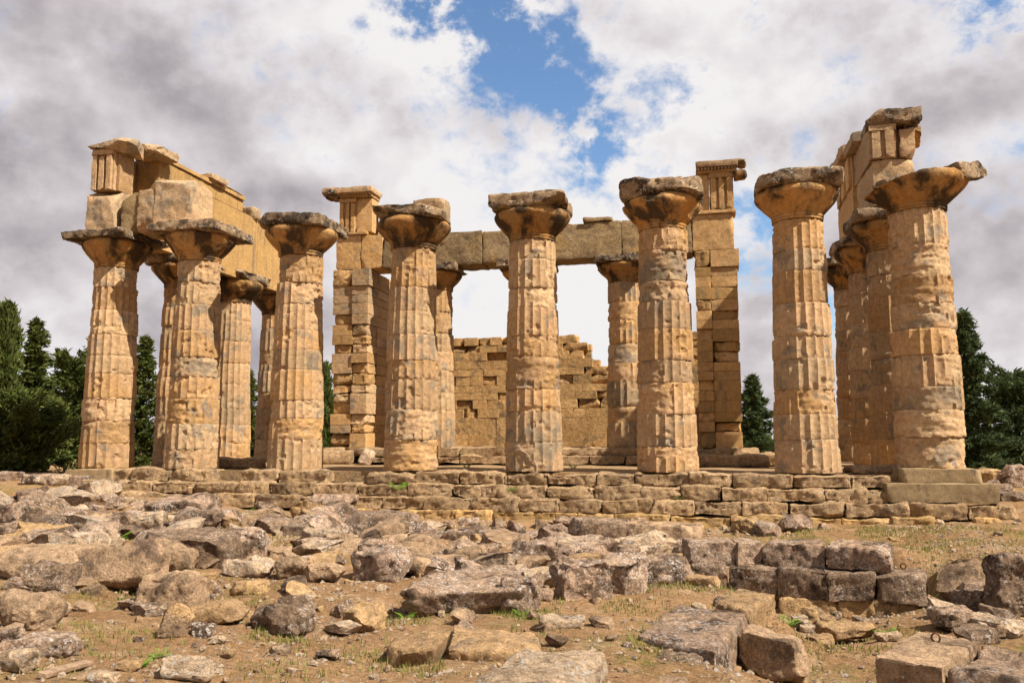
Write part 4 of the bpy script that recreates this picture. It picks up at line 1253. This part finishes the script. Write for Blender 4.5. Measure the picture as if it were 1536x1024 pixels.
V = np.stack([np.stack([sp[:, 0]-bx, sp[:, 1]-by, gz-.01], 1), np.stack([sp[:, 0]+bx, sp[:, 1]+by, gz-.01], 1), np.stack([sp[:, 0]+np.cos(la)*lean, sp[:, 1]+np.sin(la)*lean, gz+hgt], 1)], 1).reshape(-1, 3)
tag(mesh('grass', V, np.arange(n*3).reshape(-1, 3), M['grass'], smooth=False), 'short sparse grass in patches on the dry earth', 'grass', kind='stuff')


def fern(label, px, py, size, seed, z=None, off=(0, 0), name='fern'):
    p = ground(px, py) if z is None else onZ(px, py, z)
    rnd_ = random.Random(seed)
    V = []; F = []
    for k in range(11):
        a = rnd_.uniform(0, 6.28); L = size*rnd_.uniform(.6, 1.1); up = rnd_.uniform(.5, 1.1)
        for j in range(1, 13):
            t = j/13
            q = np.array([math.cos(a)*L*t*.8, math.sin(a)*L*t*.8, L*up*t*(1-.45*t)])
            w = L*.30*(1-t)**.7+.01
            sd = np.array([-math.sin(a), math.cos(a), 0]); fwd = np.array([math.cos(a), math.sin(a), .2])
            for s in (-1, 1):
                tip = q+sd*s*w+fwd*w*.45-np.array([0, 0, w*.25])
                b1 = q+fwd*L*.035; b2 = q-fwd*L*.035
                i = len(V); V += [b2, (b2+tip)/2-fwd*L*.02, tip, (b1+tip)/2+fwd*L*.02]; F.append((i, i+1, i+2, i+3))
    o = mesh(name, np.array(V), np.array(F), M['fern'], loc=(p[0]+off[0], p[1]+off[1], p[2]-.02), smooth=False)
    return tag(o, label, 'plant')


fern('bright green fern on the bank below the left temple steps', 366, 772, .42, 1)
fern('green fern in the gap below the broken ledge on the left bank', 172, 812, .42, 2)
fern('fern bush growing on the second temple step before the fourth front column', 598, 733, .40, 3, z=-.37)
fern('bright fern beside the dark slab in the middle foreground', 610, 928, .26, 4)
fern('tall fern in the trench at the corner of the low wall', 1180, 938, .30, 5)
fern('fern at the foot of the low wall right of the tan uneven stone', 1328, 953, .26, 6)
fern('fern beneath the pale flat-topped stone', 838, 942, .14, 7)
fern('low fern under the pitted boulder at the end of the huge slab', 783, 922, .20, 8)
fern('fern by the dark block below the triangular slab', 1482, 935, .24, 9)
fern('small fern on the third temple step near the sixth front column', 1016, 749, .22, 10, z=-.73)
fern('small fern growing in a joint of the second step near the middle front column', 767, 735, .20, 11, z=-.37)
fern('fern before the big dark block below the footing', 875, 803, .24, 12)
fern('green tuft at the right end of the third temple step', 1421, 778, .30, 13)
fern('pale yellow-green weed behind the yellow block, bottom left', 205, 1000, .20, 14, name='weed')
fern('weed beside the white pitted boulder near the bottom left', 237, 985, .17, 15, name='weed')
fern('weed tuft at the foot of the ledge before the dark earth bank', 697, 920, .14, 16, name='weed')
fern('tuft in front of the left anta pier step, beside the fourth front column', 700, 700, .34, 17, z=.0, name='weed')
fern('weed tuft on the inner floor right of the fifth front column', 860, 701, .30, 18, z=.0, name='weed')


def tube(pts, rad, seg=6):
    pts = [np.array(p, float) for p in pts]
    if not hasattr(rad, '__len__'): rad = [rad]*len(pts)
    V = []; F = []
    for i, p in enumerate(pts):
        d = pts[min(i+1, len(pts)-1)]-pts[max(i-1, 0)]
        d = d/np.linalg.norm(d)
        a = np.cross(d, (0, 0, 1) if abs(d[2]) < .9 else (1, 0, 0)); a /= np.linalg.norm(a); b = np.cross(d, a)
        for k in range(seg):
            t = 2*PI*k/seg
            V.append(p+rad[i]*(a*math.cos(t)+b*math.sin(t)))
    for i in range(len(pts)-1):
        for k in range(seg):
            F.append((i*seg+k, i*seg+(k+1) % seg, (i+1)*seg+(k+1) % seg, (i+1)*seg+k))
    return np.array(V), np.array(F)


v, f = tube(CRACK[1], [.008, .016, .02, .016, .02, .016, .01])
mesh('crack_filling', v, f, M['white'], CRACK[0])

# dry weed, stakes, rings, plank
p = ground(172, 1004)
v, f = tube([(0, 0, 0), (.005, 0, .2), (.02, .01, .38)], [.005, .004, .002])
tag(mesh('dry_weed', v, f, M['wood'], loc=tuple(p)), 'thin dry weed stalk standing beside the yellow block', 'plant')
for px, py, h, lab in [(833, 797, .62, 'thin rusty stake left of the big dark block'), (1055, 790, 1.05, 'rusty stake before the steps, between the sixth and seventh columns'), (1005, 786, .42, 'short rusty stake above the broad tan-grey slab')]:
    p = ground(px, py)
    v, f = tube([(0, 0, -.1), (.01, 0, h*.5), (-.01, .01, h)], .011)
    o = mesh('iron_stake', v, f, M['iron'], loc=tuple(p)); tag(o, lab, 'stake')
for (px, py, z, lab) in [(1355, 853, -1.40, 'iron ring standing on the end block of the low wall'), (1404, 963, -1.345, 'iron ring set in the top of the great squared block')]:
    p = onZ(px, py, z)
    v, f = tube([(.0, .045*math.cos(t), .052+.052*math.sin(t)) for t in np.linspace(-1.4, 4.7, 18)], .011)
    tag(mesh('iron_ring', v, f, M['iron'], loc=tuple(p), rot=(0, 0, 1.2)), lab, 'ring')
a = ground(60, 1021); b = ground(134, 1000)
d = b-a; L = np.linalg.norm(d)
v, f = stone((L, .10, .05), 990, res=.04, rough=.008, rnd=.01, chips=2, chipd=.05, pit=.004)
tag(mesh('wooden_plank', v, f, M['wood'], loc=tuple((a+b)/2+np.array([0, 0, .05])), rot=(.2, -math.asin(d[2]/L), math.atan2(d[1], d[0]))), 'grey weathered wooden plank lying in the bottom left corner', 'plank')
p = ground(175/1.0, 1022)
a = ground(436, 763)
v, f = tube([(0, 0, -.1), (-.03, 0, .36)], [.03, .022])
tag(mesh('wooden_peg', v, f, M['wood'], loc=tuple(a)), 'short wooden peg at the foot of the steps below the third column', 'peg')


# ------------------------------------------------------------------ trees
def conifer(name, label, px, dist, top_py, half_px, seed, mat, base_z=-1.1, shape='cone', cat='tree', dense=1.0, low=.04):
    d = ray(px, 657.0); d = d/np.linalg.norm(d[:2])
    pos = CAM+d*dist
    dt = ray(px, top_py); dt = dt/np.linalg.norm(dt[:2])
    h = CAM[2]+dt[2]*dist-base_z
    dep = dist*math.cos(math.atan2(px-768, FPX))
    R = half_px*dep/FPX
    t = thing(name, label, cat, (pos[0], pos[1], base_z), 0, 'conifers behind the temple')
    rn = np.random.RandomState(seed)
    tp = [(0, 0, -.2)]
    for k in range(1, 8):
        tp.append((rn.uniform(-.06, .06)*k*.3, rn.uniform(-.06, .06)*k*.3, h*k/7*.97))
    Vt, Ft = tube(tp, [max(.02, h*.018*(1-k/7.2)) for k in range(8)], 8)
    tv = [Vt]; tf = [Ft]; nn = len(Vt)
    V = []
    nb = int({'cone': 74, 'round': 60, 'column': 150}[shape]*dense)
    for b in range(nb):
        u = low+(1-low)*(b+rn.rand())/nb
        if shape == 'cone': prof = (1-u)**.85*(.75+.25*math.sin(b*2.4))+.02
        elif shape == 'round': prof = math.sqrt(max(0, 1-(2*u-.85)**2*.75))*(.8+.2*math.sin(b*1.7))*(1-u*.35)
        else: prof = (min(1, u*5+.35)*(1-u)**.5)*.95+.05
        prof *= rn.choice([rn.uniform(.45, .8), rn.uniform(.8, 1.1), rn.uniform(1.0, 1.45)])
        L = R*prof*1.4
        a = b*2.399+rn.uniform(-.4, .4)
        rise = {'cone': rn.uniform(-.05, .38), 'round': rn.uniform(.15, .8), 'column': rn.uniform(1.2, 2.6)}[shape]
        z0 = u*h*.97-(L*rise*.5 if shape == 'column' else 0)
        if b % 4 == 0 and L > .5:
            e = np.array([math.cos(a)*L*.85, math.sin(a)*L*.85, z0+L*rise*.8])
            v2, f2 = tube([(0, 0, z0), tuple((np.array([0, 0, z0])+e)/2+np.array([0, 0, .04*L])), tuple(e)], [.035, .022, .01], 4)
            tv.append(v2); tf.append(f2+nn); nn += len(v2)
        m_ = int(26+64*min(prof, 1.2))
        for j in range(m_):
            s = (rn.rand()**.6)
            spread = (.10*L*(1-.45*s)+.05)*(1.5 if shape == 'round' else 1)
            c = np.array([math.cos(a)*L*s, math.sin(a)*L*s, z0+L*rise*s-(.10*L*s*s if shape == 'cone' else 0)])+rn.normal(0, 1, 3)*np.array([spread, spread, spread*.55])*.55
            V.append((c, a, rise))
    n = len(V)
    C = np.array([q[0] for q in V]); A = np.array([q[1] for q in V]); RS = np.array([q[2] for q in V])
    k = 4
    C = np.repeat(C, k, 0)+rn.normal(0, .10, (n*k, 3)); A = np.repeat(A, k)+rn.normal(0, .9, n*k); RS = np.repeat(RS, k)+rn.normal(.15, .5, n*k)
    ln = (.11+.15*rn.rand(n*k))*(.6+.03*dist/3); wd = ln*.24
    dr = np.stack([np.cos(A), np.sin(A), RS], 1); dr /= np.linalg.norm(dr, axis=1, keepdims=True)
    rv = rn.normal(0, 1, (n*k, 3)); sd = np.cross(dr, rv); sd /= np.linalg.norm(sd, axis=1, keepdims=True)
    p0 = C-dr*ln[:, None]*.3; p1 = C+sd*wd[:, None]; p2 = C+dr*ln[:, None]; p3 = C-sd*wd[:, None]
    VV = np.stack([p0, p1, p2, p3], 1).reshape(-1, 3)
    mesh('trunk', np.concatenate(tv), np.concatenate(tf), M['bark'], t)
    mesh('crown', VV, np.arange(len(VV)).reshape(-1, 4), M[mat], t, smooth=False)
    return t


conifer('cypress_tree', 'narrow dark cypress at the left edge of the picture', 0, 46, 452, 17, 1, 'needles', shape='column')
conifer('conifer_tree', 'pointed conifer with open crown next to the left edge cypress', 44, 48, 474, 46, 2, 'needles', shape='cone')
conifer('conifer_tree', 'low bushy conifer just left of the left corner column', 100, 52, 535, 52, 3, 'needles', shape='round')
conifer('conifer_tree', 'bushy conifer whose top shows behind the left corner column', 140, 56, 512, 50, 4, 'needles', shape='round')
conifer('conifer_tree', 'conifer filling the gap between the two leftmost front columns', 212, 58, 500, 44, 5, 'needles', shape='cone')
conifer('conifer_tree', 'small conifer seen between the second and third front columns', 368, 62, 552, 34, 6, 'needles', shape='cone')
conifer('cypress_tree', 'slim cypress squeezed between the third front column and the left anta', 482, 60, 545, 17, 7, 'needles', shape='column')
conifer('fir_tree', 'small pointed fir between the right anta and the lone front column', 1131, 58, 562, 44, 8, 'needles2', shape='cone')
conifer('fir_tree', 'tall dark fir rising right of the broken corner column', 1456, 46, 462, 66, 9, 'needles2', shape='cone', dense=1.3)
conifer('conifer_tree', 'broad dark conifer at the right edge behind the boulder heap', 1530, 50, 560, 62, 10, 'needles2', shape='round', dense=1.2)
conifer('conifer_tree', 'dark shrubby conifer low behind the left ridge stones', 20, 44, 590, 60, 11, 'needles', shape='round')


# ------------------------------------------------------------------ far scrub wood along the horizon
r = np.random.RandomState(77)
C = []
for k in range(420):
    px = r.uniform(-900, 2500); D = r.uniform(85, 150)
    d = ray(px, 657.0); d = d/np.linalg.norm(d[:2])
    q = CAM+d*D
    hh = r.uniform(1.4, 3.4); ww = r.uniform(1.5, 3.2)
    n = 46
    u = r.normal(0, 1, (n, 3)); u /= np.linalg.norm(u, axis=1, keepdims=True)
    u *= (r.rand(n, 1)**.4)
    C.append(np.array([q[0], q[1], -1.2+hh*.5])+u*np.array([ww, ww, hh*.6]))
C = np.concatenate(C); n = len(C)
a = r.normal(0, 1, (n, 3)); a /= np.linalg.norm(a, axis=1, keepdims=True)
b = np.cross(a, r.normal(0, 1, (n, 3))); b /= np.linalg.norm(b, axis=1, keepdims=True)
w = (.25+.35*r.rand(n))[:, None]
VV = np.stack([C-a*w, C+b*w*.6, C+a*w, C-b*w*.6], 1).reshape(-1, 3)
tag(mesh('scrub_wood', VV, np.arange(n*4).reshape(-1, 4), M['needles'], smooth=False), 'low dark scrub wood along the horizon far beyond the temple', 'wood', kind='stuff')
